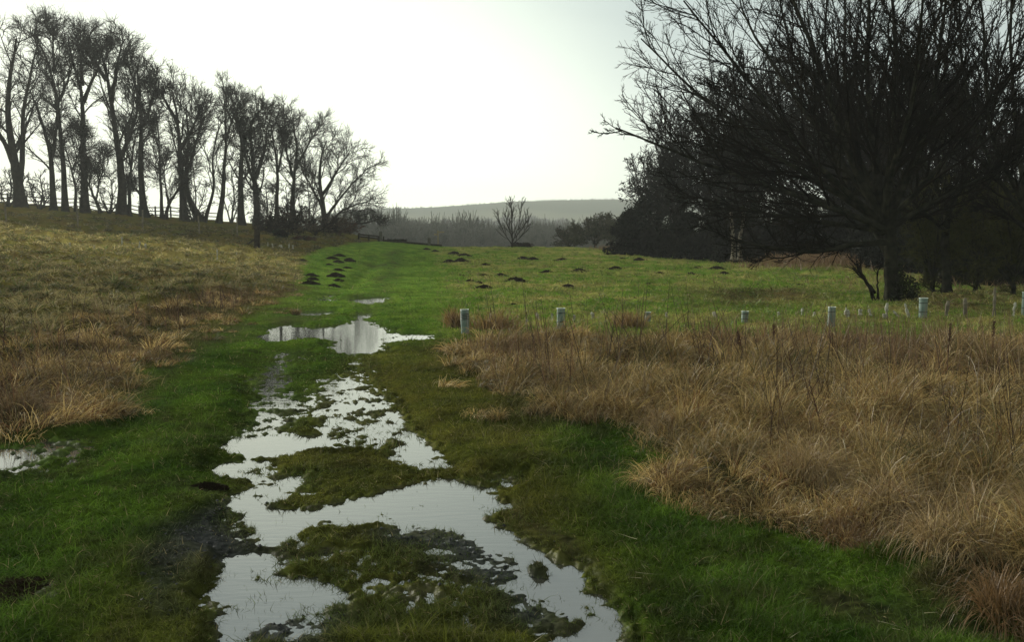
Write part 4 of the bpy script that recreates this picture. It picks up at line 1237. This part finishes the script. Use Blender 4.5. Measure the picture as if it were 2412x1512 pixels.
GR = [
    (1155, 737, 775, 8, 0, 'tall white bark like guard on a dark stick beside the leftmost shelter', True),
    (1119, 757, 772, 6, -.1, 'small white guard stub right of the leftmost shelter', False),
    (1198, 775, 790, 6, .1, 'tiny white guard low in the brown tuft', False),
    (1233, 752, 780, 7, .5, 'white guard leaning right in the brown stems', False),
    (1270, 736, 770, 8, -.35, 'white guard leaning left, left of the second shelter', False),
    (1300, 738, 775, 6, 0, 'thin grey guard close beside the second shelter', False),
    (1352, 742, 775, 9, .05, 'pale guard stub right of the second shelter', False),
    (1398, 736, 775, 9, -.15, 'pale split guard between the second shelter and the russet tuft', False),
    (1568, 745, 775, 8, .1, 'pale guard stub right of the narrow shelter', False),
    (1688, 757, 778, 9, -.5, 'whitish guard tipped over left of the short grey shelter', False),
    (1833, 736, 762, 7, 0, 'small white guard between the short grey and bluish shelters', False),
    (1889, 726, 775, 8, 0, 'tall thin pale guard left of the bluish shelter', False),
    (1914, 744, 765, 8, .3, 'white torn guard scrap just left of the bluish shelter', False),
    (1991, 724, 775, 7, .02, 'thin pale guard just right of the bluish shelter', True),
    (1996, 741, 775, 12, 0, 'broad short pale guard at the foot of a thin one', False),
    (2024, 732, 772, 10, .15, 'knotty pale guard with a ragged top, second right of the bluish shelter', False),
    (2050, 742, 765, 8, -.3, 'small whitish guard tipped left before the ash', False),
    (2086, 714, 775, 9, .02, 'tall grey guard in front of the ash trunk', False),
    (2083, 742, 770, 8, -.1, 'short white guard stub in front of the ash trunk', False),
    (2143, 715, 745, 8, -.35, 'pale guard leaning left between ash trunk and dull green shelter', False),
    (2118, 732, 765, 6, -.8, 'grey broken branch like guard right of the ash foot', False),
    (2228, 708, 750, 10, .1, 'grey brown guard right of the dull green shelter', False),
    (2271, 702, 765, 11, .03, 'weathered grey stake, second right of the dull green shelter', False),
    (2340, 678, 765, 8, 0, 'tall thin weathered stake near the right edge', False),
    (2385, 712, 755, 7, .15, 'thin pale guard near the right frame edge', False),
]
for px, yt, yb, wpx, ti, lab, st in GR:
    dd = None if yb < 700 else (17.5 if px < 1240 else 17.2)
    if px < 1240: dd = None if px < 1200 else 16.5
    guard(px, yt, yb, wpx, lab, d=dd, tilt=ti, mat=M_wood if ('weathered' in lab or 'grey brown' in lab) else M_pale, stick=st)
GL = [
    (50, 603, 613, 4, 0, 'tiny pale stake at the far left low on the slope'), (113, 569, 577, 4, 0, 'tiny pale stake on the slope ridge, left'), (165, 571, 588, 4, 0, 'pale stake on the slope ridge below the second grey post'),
    (222, 577, 588, 4, 0, 'pale stub on the slope ridge right of the second grey post'), (288, 558, 580, 4, 0, 'thin grey stake on the upper slope, middle'), (327, 568, 590, 4, .15, 'pale pair stake below the third grey post'),
    (343, 573, 588, 5, 0, 'whitish stub right beside the third grey post'), (331, 603, 617, 5, -.4, 'pale guard leaning left in the middle of the slope'), (421, 568, 583, 4, .2, 'bright stake leaning right on the slope ridge'),
    (406, 576, 584, 3, 0, 'tiny stub just left of the bright leaning stake'), (512, 587, 610, 4, 0, 'bright white stake, tallest on the right part of the slope'), (558, 594, 605, 4, 0, 'small white stub right of the tallest white stake'),
    (630, 570, 588, 4, .1, 'first white guard of the cluster by the thick post'), (644, 573, 590, 5, -.15, 'second white guard of the cluster by the thick post'), (655, 576, 590, 4, .3, 'third white guard of the cluster, under the round bush'),
    (667, 576, 592, 5, -.3, 'fourth white guard of the cluster, leaning left'), (680, 573, 589, 4, .1, 'fifth white guard of the cluster by the thick post'), (690, 577, 590, 5, 0, 'last white guard of the cluster, nearest the track'),
]
for px, yt, yb, wpx, ti, lab in GL:
    guard(px, yt, yb, wpx, lab, tilt=ti, stick=px == 512, group='small pale stakes on the left slope')

# signpost, barrier and gate posts on the crest
def ground_at(px, d): p = at_d(px, 585, d); p[2] = gz(p[0], d); return p


p = ground_at(1032, 76); ztop = at_d(1032, 545, 76)[2] - p[2]
root = empty('fingerpost', p, 'thin wooden fingerpost with short yellowish arms on the crest', 'signpost')
v, f = box((0, 0, ztop / 2), (.09, .09, ztop + .2)); mesh_obj('post', v, f, M_sign, root)
v, f = box((.22, -.02, ztop - .05), (.6, .04, .09)); mesh_obj('arm', v, f, M_sign, root)
v, f = box((-.2, .05, ztop - .25), (.3, .05, .12), .5); mesh_obj('arm', v, f, M_sign, root)
p = ground_at(897, 75)
root = empty('gate_post', p, 'stout mossy post at the right end of the dark barrier', 'post', 'stout posts on the crest')
v, f = box((0, 0, .35), (.28, .24, .9), .1, 0, .92); mesh_obj('shaft', v, f, M_post, root)
v, f = box((0, 0, .82), (.2, .17, .06), .1, 0, .5); mesh_obj('cap', v, f, M_post, root)
p = ground_at(1011, 74)
root = empty('gate_post', p, 'squat stone grey post left of the fingerpost', 'post', 'stout posts on the crest')
v, f = box((0, 0, .25), (.26, .24, .75), .1, 0, .9); mesh_obj('shaft', v, f, M_post, root)
v, f = box((0, 0, .655), (.2, .18, .06), .1, 0, .5); mesh_obj('cap', v, f, M_post, root)
p = ground_at(904, 79); zt = at_d(904, 556, 79)[2] - p[2]
root = empty('gate_post', p, 'tall thin dark post standing behind the barrier end', 'post', 'stout posts on the crest')
v, f = box((0, 0, zt / 2), (.1, .1, zt)); mesh_obj('shaft', v, f, M_wooddark, root)
p = ground_at(845, 74); q = ground_at(892, 74)
root = empty('timber_barrier', p, 'low dark timber rail barrier across the top of the track', 'barrier')
o = np.array(p)
for h in (.2, .38):
    v, f = beam(C(0, 0, h), q - o + C(0, 0, h), .1, .13); mesh_obj('rail', v, f, M_wooddark, root)
for t in (0, .5, 1):
    v, f = box((q - o) * t + C(0, .1, .12), (.14, .12, .62)); mesh_obj('post', v, f, M_wooddark, root)
p = ground_at(900, 75.5); q = ground_at(1040, 74)
root = empty('timber_kerb', p, 'thin dark timber edge lying along the crest of the track', 'kerb')
v, f = beam(C(0, 0, .08), q - np.array(p) + C(0, 0, .08), .15, .16); mesh_obj('beam', v, f, M_wooddark, root)

# molehills -----------------------------------------------------------
def mole_mesh(seed):
    rng = np.random.default_rng(seed); nu, nv = 22, 9
    V = [(0, 0, .36)]
    for i in range(1, nv + 1):
        r = i / nv
        for j in range(nu):
            a = 2 * math.pi * j / nu
            rr = r * (1 + .22 * math.sin(a * 2 + seed) + .12 * math.sin(a * 5 + 2 * seed)) + rng.normal() * .035
            h = .36 * (1 - r ** 1.6) + rng.normal() * .045 * (1 - .5 * r) - (.05 if i == nv else 0)
            V.append((rr * math.cos(a), rr * math.sin(a), h))
    Fq = []
    for i in range(nv - 1):
        for j in range(nu):
            a = 1 + i * nu + j; b = 1 + i * nu + (j + 1) % nu
            Fq.append((a, a + nu, b + nu)); Fq.append((a, b + nu, b))
    for j in range(nu): Fq.append((0, 1 + j, 1 + (j + 1) % nu))
    # loose clods
    base = len(V); V = [tuple(v) for v in V]
    for k in range(26):
        a = rng.uniform(0, 6.28); r = rng.uniform(.2, 1.35); s = rng.uniform(.03, .09)
        z = max(0, .34 * (1 - min(r, 1) ** 1.6)) + s * .4
        c = np.array((r * math.cos(a), r * math.sin(a), z)); b = len(V)
        for o_ in ((1, 0, 0), (0, 1, 0), (-1, 0, 0), (0, -1, 0), (0, 0, 1), (0, 0, -1)):
            V.append(tuple(c + np.array(o_) * s * rng.uniform(.6, 1.2)))
        for t in ((0, 1, 4), (1, 2, 4), (2, 3, 4), (3, 0, 4), (1, 0, 5), (2, 1, 5), (3, 2, 5), (0, 3, 5)):
            Fq.append(tuple(b + q for q in t))
    o = mesh_obj('molehill', V, Fq, M_soil)
    me = o.data; bpy.data.objects.remove(o)
    return me


MM = [mole_mesh(s) for s in range(6)]


def P2(zx, zy): return ((1100 + zx * .4975) * .6621, (650 + zy * .4975) * .6621)
def P3(zx, zy): return ((2100 + zx * .7605) * .6621, zy * .7605 * .6621)
def P4(zx, zy): return ((850 + zx * .2778) * .6621, (700 + zy * .2778) * .6621)


mh = []
for zx, zy, w_ in [(840, 478, 45), (900, 490, 40), (1037, 513, 60), (1110, 525, 60), (1000, 570, 70), (1085, 568, 80), (1530, 545, 60), (1600, 555, 60), (1810, 552, 60), (1250, 668, 60), (1370, 675, 85), (1470, 714, 110), (1250, 770, 85),
                   (1080, 665, 40), (1700, 645, 60), (1930, 640, 100), (2190, 622, 70), (1850, 750, 50), (2240, 545, 40), (2360, 558, 60), (1260, 597, 45), (1150, 712, 45), (1210, 735, 35), (1460, 885, 50), (2090, 775, 50)]:
    x_, y_ = P2(zx, zy); mh.append((x_, y_ + 2, w_ * .33, 'f'))
for zx, zy, w_ in [(505, 1256, 36), (590, 1263, 50), (625, 1285, 45), (470, 1283, 40), (325, 1278, 32), (285, 1330, 45), (980, 1335, 34)]:
    x_, y_ = P3(zx, zy); mh.append((x_, y_ + 2, w_ * .5, 'f'))
for zx, zy, w_ in [(1280, 765, 110), (1190, 795, 110), (1265, 845, 115), (1415, 830, 140), (1150, 880, 70), (1265, 950, 100), (1230, 1030, 170), (1270, 1085, 110), (1205, 1155, 130), (920, 1015, 130), (940, 1075, 130), (900, 1135, 150), (810, 830, 100), (1385, 925, 70)]:
    x_, y_ = P4(zx, zy); mh.append((x_, y_ + 2, w_ * .184, 'l'))
pos = []
for (px, py, w_, g) in mh:
    p = at(px, py, 73)
    pos.append((p, w_ * p[1] / F / 2, g))
ordn = lambda k: (words_ + ['twenty first', 'twenty second', 'twenty third'])[k]
bands = {}
for p, r, g in pos:
    key = 'track' if g == 'l' else ('far' if p[1] > 47 else 'middle' if p[1] > 30 else 'near')
    bands.setdefault(key, []).append((p, r))
for key, L in bands.items():
    L.sort(key=lambda t: t[0][0] / t[0][1])
    where = {'track': 'on the grass bank left of the far track', 'far': 'in the farthest row on the green field', 'middle': 'in the middle row on the green field', 'near': 'in the nearest row on the green field'}[key]
    for k, (p, r) in enumerate(L):
        o = bpy.data.objects.new('molehill', MM[(k * 5 + len(key)) % 6]); col.objects.link(o)
        s = max(r, .12) * 1.25
        o.location = (p[0], p[1], gz(p[0], p[1]) - .005); o.scale = (s * 1.1, s * 1.3, s * (1.25 if key != 'track' else 1.3)); o.rotation_euler = (0, 0, k * 1.7)
        tag(o, f'dark earth molehill {where}, {ordn(k)} from the left', 'molehill', 'molehills on the grass')
# two in the foreground
for (px, py, r, lab) in [(60, 1410, .17, 'wide dark patch of fresh soil in the bottom left corner of the grass'), (490, 1162, .085, 'small clod of mud on the grass left of the flooded rut')]:
    p = at(px, py); o = bpy.data.objects.new('soil_heap', MM[2 if px > 100 else 4]); col.objects.link(o)
    o.location = (p[0], p[1], gz(p[0], p[1]) - .01); o.scale = (r * 1.4, r, r * (1.0 if px > 100 else .45))
    tag(o, lab, 'soil heap')

# weeds: dock and thistle stems standing in the dry grass
def dock(px, yt, yb, lean, lab, d, head=True, group='dark weed stems in the dry grass'):
    p = at_d(px, yb, d); p[2] = gz(p[0], d)
    top = at_d(px, yt, d); h = top[2] - p[2]
    root = empty('dock_stem', p, lab, 'weed', group)
    rng = np.random.default_rng(int(px))
    P = np.array([[(-lean * h, 0, 0), (-lean * h * .6, 0, h * .4), (-lean * h * .25, 0, h * .75), (0, 0, h)]])
    v, f = tubes(P, np.array([[.006, .005, .004, .003]]), 5); sm = mesh_obj('stem', v, f, M_weed, root)
    if head:
        n = 220; t = rng.uniform(.68, 1, n); c = np.stack([-lean * h * .35 * (1 - t) * 2, 0 * t, h * t], 1) + rng.normal(size=(n, 3)) * C(.009, .009, .008)
        v = (c[:, None] + rng.normal(size=(n, 3, 3)) * .006).reshape(-1, 3)
        mesh_obj('seed_head', v, np.arange(n * 3).reshape(-1, 3), M_weed, sm)
    else:
        G = []
        for k in range(5):
            t = .45 + .1 * k; b = np.array((-lean * h * (1 - t), 0, h * t)); s = (-1) ** k
            G.append(tubes(np.array([[b, b + C(s * .04, .01, .06), b + C(s * .07, .02, .15)]]), np.full((1, 3), .003), 3))
        v, f = cat_geo(G); mesh_obj('twig', v, f, M_weed, sm)


for a in [(1735, 780, 900, -.25, 'red brown dock stem with a seed head leaning left in the dry grass', 9.5, True), (1820, 765, 870, 0, 'upright dark dock stem right of the leaning one', 11, True),
          (2232, 762, 900, .02, 'dark dock stem with seed head near the right edge', 9.5, True), (2335, 757, 880, 0, 'red brown dock stem, rightmost of the seed heads', 10, True),
          (1900, 900, 1090, -.3, 'long thin branching dead stem above the pale tussock', 6.5, False), (1850, 820, 1000, -.22, 'thin dark branching stem left of the pale tussock stem', 8, False),
          (1640, 800, 930, -.15, 'thin dark dead stem in the middle of the dry grass', 9.5, False), (1460, 850, 980, -.2, 'thin dark dead stem at the left of the dry grass', 9, False),
          (175, 690, 800, 0, 'tall dark dead stem standing on the left margin', 13, False), (18, 740, 860, .1, 'dark dead stem at the far left edge', 11, False), (420, 690, 780, -.03, 'thin dead stem at the middle of the left margin', 15, False),
          (520, 672, 740, 0, 'thin dead stem at the upper end of the left margin', 18, False), (1065, 738, 785, 0, 'bare stick in the russet tuft left of the first shelter', None, False), (1183, 735, 775, 0, 'bare upright stick right of the white bark like guard', None, False)]:
    px, yt, yb, ln, lab, dd, hd = a
    dock(px, yt, yb, ln, lab, dd or at(px, yb)[1], hd)


# single tussocks that stand out at the margins
def big_tussock(px, py, r, h, tone, lab, n=420, lean=(0, 0)):
    p = at(px, py); rng = np.random.default_rng(int(px + py))
    ang = rng.uniform(0, 2 * math.pi, n); rad = np.sqrt(rng.random(n)) * r * .55
    x = p[0] + rad * np.cos(ang); y = p[1] + rad * np.sin(ang); z = zfull(x, y)
    d = np.stack([np.cos(ang) * rad / r * 1.5 + lean[0], np.sin(ang) * rad / r * 1.5 + lean[1], np.full(n, 1.)], 1) + rng.normal(size=(n, 3)) * .22
    d[:, 2] = np.abs(d[:, 2]); d /= np.linalg.norm(d, axis=1, keepdims=True)
    c = mixc(np.ones((n, 3)) * C(*tone) * .6, np.ones((n, 3)) * C(*tone) * 1.25, rng.random(n))
    loc = C(p[0], p[1], gz(p[0], p[1]))
    o = strands('grass_tussock', np.stack([x, y, z], 1), d, h * rng.uniform(.6, 1.2, n), np.full(n, .0034), 1.0, c, M_dry, 6, lab, 'grass tussock', None, rng, group='tussocks of dead grass at the margins', loc=loc)


T1, T2, T3 = (.30, .215, .105), (.24, .165, .08), (.16, .095, .04)
for a in [(1915, 1170, .20, .42, T1, 'pale drooping tussock jutting out below the branching stem', 900), (2100, 1245, .2, .38, T1, 'pale tussock with hanging blades, second at the right margin', 700),
          (2230, 1345, .24, .36, T1, 'broad pale tussock near the bottom right', 800), (1440, 985, .16, .4, T1, 'pale tussock with bright blades at the left of the dry margin', 600), (1235, 915, .15, .22, T3, 'small rusty tussock where dry grass meets the lawn', 400),
          (1165, 870, .14, .22, T2, 'low straw tussock nearest the puddle', 350), (1650, 1040, .1, .16, T3, 'round dark rusty tuft beside bright green grass', 400), (2000, 1300, .2, .2, T3, 'flattened rusty tuft spilling onto the lawn', 500),
          (2390, 1490, .25, .3, T3, 'rusty grass heap in the bottom right corner', 800), (250, 895, .17, .26, T3, 'rusty tussock at the left margin', 450), (150, 985, .18, .3, T2, 'brown tussock low on the left margin', 450), (40, 985, .2, .32, T2, 'brown tussock at the left frame edge', 450),
          (330, 855, .15, .26, T1, 'straw coloured tussock at the left margin above the lawn', 400), (2330, 1280, .22, .45, T2, 'tall brown tussock by the right frame edge', 700), (1560, 1040, .16, .3, T2, 'brown leaning tussock in the middle of the right margin', 500)]:
    px, py, r, h, tone, lab, n = a
    big_tussock(px, py, r, h, tone, lab, n, (.3, -.15))

# ------------------------------------------------------------------ air
b = np.array([(x, y, z) for z in (-20, 75) for y in (-60, 1350) for x in (-520, 520)], float)
hz = mesh_obj('haze', b, [(0, 2, 3, 1), (4, 5, 7, 6), (0, 1, 5, 4), (2, 6, 7, 3), (0, 4, 6, 2), (1, 3, 7, 5)], M_turf)
m, nt, out = new_mat('pale_air')
pv = N(nt, 'ShaderNodeVolumePrincipled'); pv.inputs['Color'].default_value = (.93, .97, .93, 1); pv.inputs['Density'].default_value = .00055; pv.inputs['Anisotropy'].default_value = .15
nt.links.new(pv.outputs[0], out.inputs['Volume'])
hz.data.materials.clear(); hz.data.materials.append(m); hz['kind'] = 'stuff'

# ------------------------------------------------------------------ sky and light
SUN_EL, SUN_AZ = math.radians(17), math.radians(-43)      # azimuth from +Y, negative to the left
wd = bpy.data.worlds.new('World'); scene.world = wd; wd.use_nodes = True
nt = wd.node_tree; nt.nodes.clear()
out = N(nt, 'ShaderNodeOutputWorld'); bg = N(nt, 'ShaderNodeBackground'); bg.inputs['Strength'].default_value = 1.0
sky = N(nt, 'ShaderNodeTexSky', sky_type='NISHITA'); sky.sun_disc = False; sky.sun_elevation = SUN_EL; sky.sun_rotation = SUN_AZ
skm = N(nt, 'ShaderNodeVectorMath', operation='SCALE'); skm.inputs['Scale'].default_value = .007
nt.links.new(sky.outputs[0], skm.inputs[0])
tc = N(nt, 'ShaderNodeTexCoord')
# edge of the high cloud sheet: a great circle across the sky, broken by noise
dot = N(nt, 'ShaderNodeVectorMath', operation='DOT_PRODUCT'); dot.inputs[1].default_value = (.41, -.144, .91)
nt.links.new(tc.outputs['Generated'], dot.inputs[0])
nz = N(nt, 'ShaderNodeTexNoise'); nz.inputs['Scale'].default_value = 1.7; nz.inputs['Detail'].default_value = 5; nz.inputs['Distortion'].default_value = .4; nz.inputs['Roughness'].default_value = .45
nt.links.new(tc.outputs['Generated'], nz.inputs['Vector'])
ma = N(nt, 'ShaderNodeMath', operation='MULTIPLY_ADD'); ma.inputs[1].default_value = .30; ma.inputs[2].default_value = -.18
nt.links.new(nz.outputs['Fac'], ma.inputs[0])
ad = N(nt, 'ShaderNodeMath', operation='ADD'); nt.links.new(dot.outputs['Value'], ad.inputs[0]); nt.links.new(ma.outputs[0], ad.inputs[1])
mr = N(nt, 'ShaderNodeMapRange'); mr.inputs[1].default_value = -.3; mr.inputs[2].default_value = .7; nt.links.new(ad.outputs[0], mr.inputs[0])
cr = N(nt, 'ShaderNodeValToRGB'); el = cr.color_ramp.elements
def _p(v): return (v + .3) / 1.0
el[0].position = _p(-.3); el[0].color = (.84, .90, .76, 1)
el[1].position = 1; el[1].color = (.37, .39, .35, 1)
for v, c in [(-.16, (.84, .90, .76)), (-.09, (.79, .85, .73)), (-.02, (.69, .76, .67)), (.04, (.58, .65, .595)), (.10, (.48, .55, .52)), (.18, (.43, .50, .48)), (.4, (.39, .43, .40))]:
    e = el.new(_p(v)); e.color = (*c, 1)
nt.links.new(mr.outputs[0], cr.inputs['Fac'])
mix = N(nt, 'ShaderNodeVectorMath', operation='ADD'); nt.links.new(cr.outputs['Color'], mix.inputs[0]); nt.links.new(skm.outputs[0], mix.inputs[1])
# brightest part of the overcast, low above the end of the track
gd = N(nt, 'ShaderNodeVectorMath', operation='DOT_PRODUCT'); _g = Vector((-.16, .98, .13)).normalized(); gd.inputs[1].default_value = tuple(_g)
nt.links.new(tc.outputs['Generated'], gd.inputs[0])
gm = N(nt, 'ShaderNodeMapRange', interpolation_type='SMOOTHSTEP'); gm.inputs[1].default_value = .945; gm.inputs[2].default_value = 1.0; gm.inputs[3].default_value = 0; gm.inputs[4].default_value = .25
nt.links.new(gd.outputs['Value'], gm.inputs[0])
gs = N(nt, 'ShaderNodeVectorMath', operation='SCALE'); gs.inputs[0].default_value = (1, 1.03, .72); nt.links.new(gm.outputs[0], gs.inputs['Scale'])
mix2 = N(nt, 'ShaderNodeVectorMath', operation='ADD'); nt.links.new(mix.outputs[0], mix2.inputs[0]); nt.links.new(gs.outputs[0], mix2.inputs[1])
nt.links.new(mix2.outputs[0], bg.inputs['Color']); nt.links.new(bg.outputs[0], out.inputs['Surface'])

sl = bpy.data.lights.new('sun', 'SUN'); sl.energy = 5.0; sl.angle = math.radians(12); sl.color = (1, .97, .87)
so = bpy.data.objects.new('sun', sl); col.objects.link(so)
dirv = Vector((math.sin(SUN_AZ) * math.cos(SUN_EL), math.cos(SUN_AZ) * math.cos(SUN_EL), math.sin(SUN_EL)))
so.rotation_euler = dirv.to_track_quat('Z', 'Y').to_euler(); so.location = (0, 0, 60)

# ------------------------------------------------------------------ camera
cam = bpy.data.cameras.new('camera'); co = bpy.data.objects.new('camera', cam); col.objects.link(co)
cam.sensor_width = 36; cam.lens = F / 2412 * 36; cam.clip_start = .05; cam.clip_end = 9000
co.location = (0, 0, CAMZ); co.rotation_euler = (math.pi / 2 - PITCH, 0, 0)
scene.camera = co
scene.view_settings.view_transform = 'Standard'; scene.view_settings.look = 'None'
scene.view_settings.exposure = .32; scene.view_settings.gamma = 1
scene.cycles.use_denoising = True
scene.cycles.volume_bounces = 0
scene.cycles.max_bounces = 5; scene.cycles.diffuse_bounces = 2; scene.cycles.glossy_bounces = 2
scene.cycles.transparent_max_bounces = 4; scene.cycles.transmission_bounces = 2
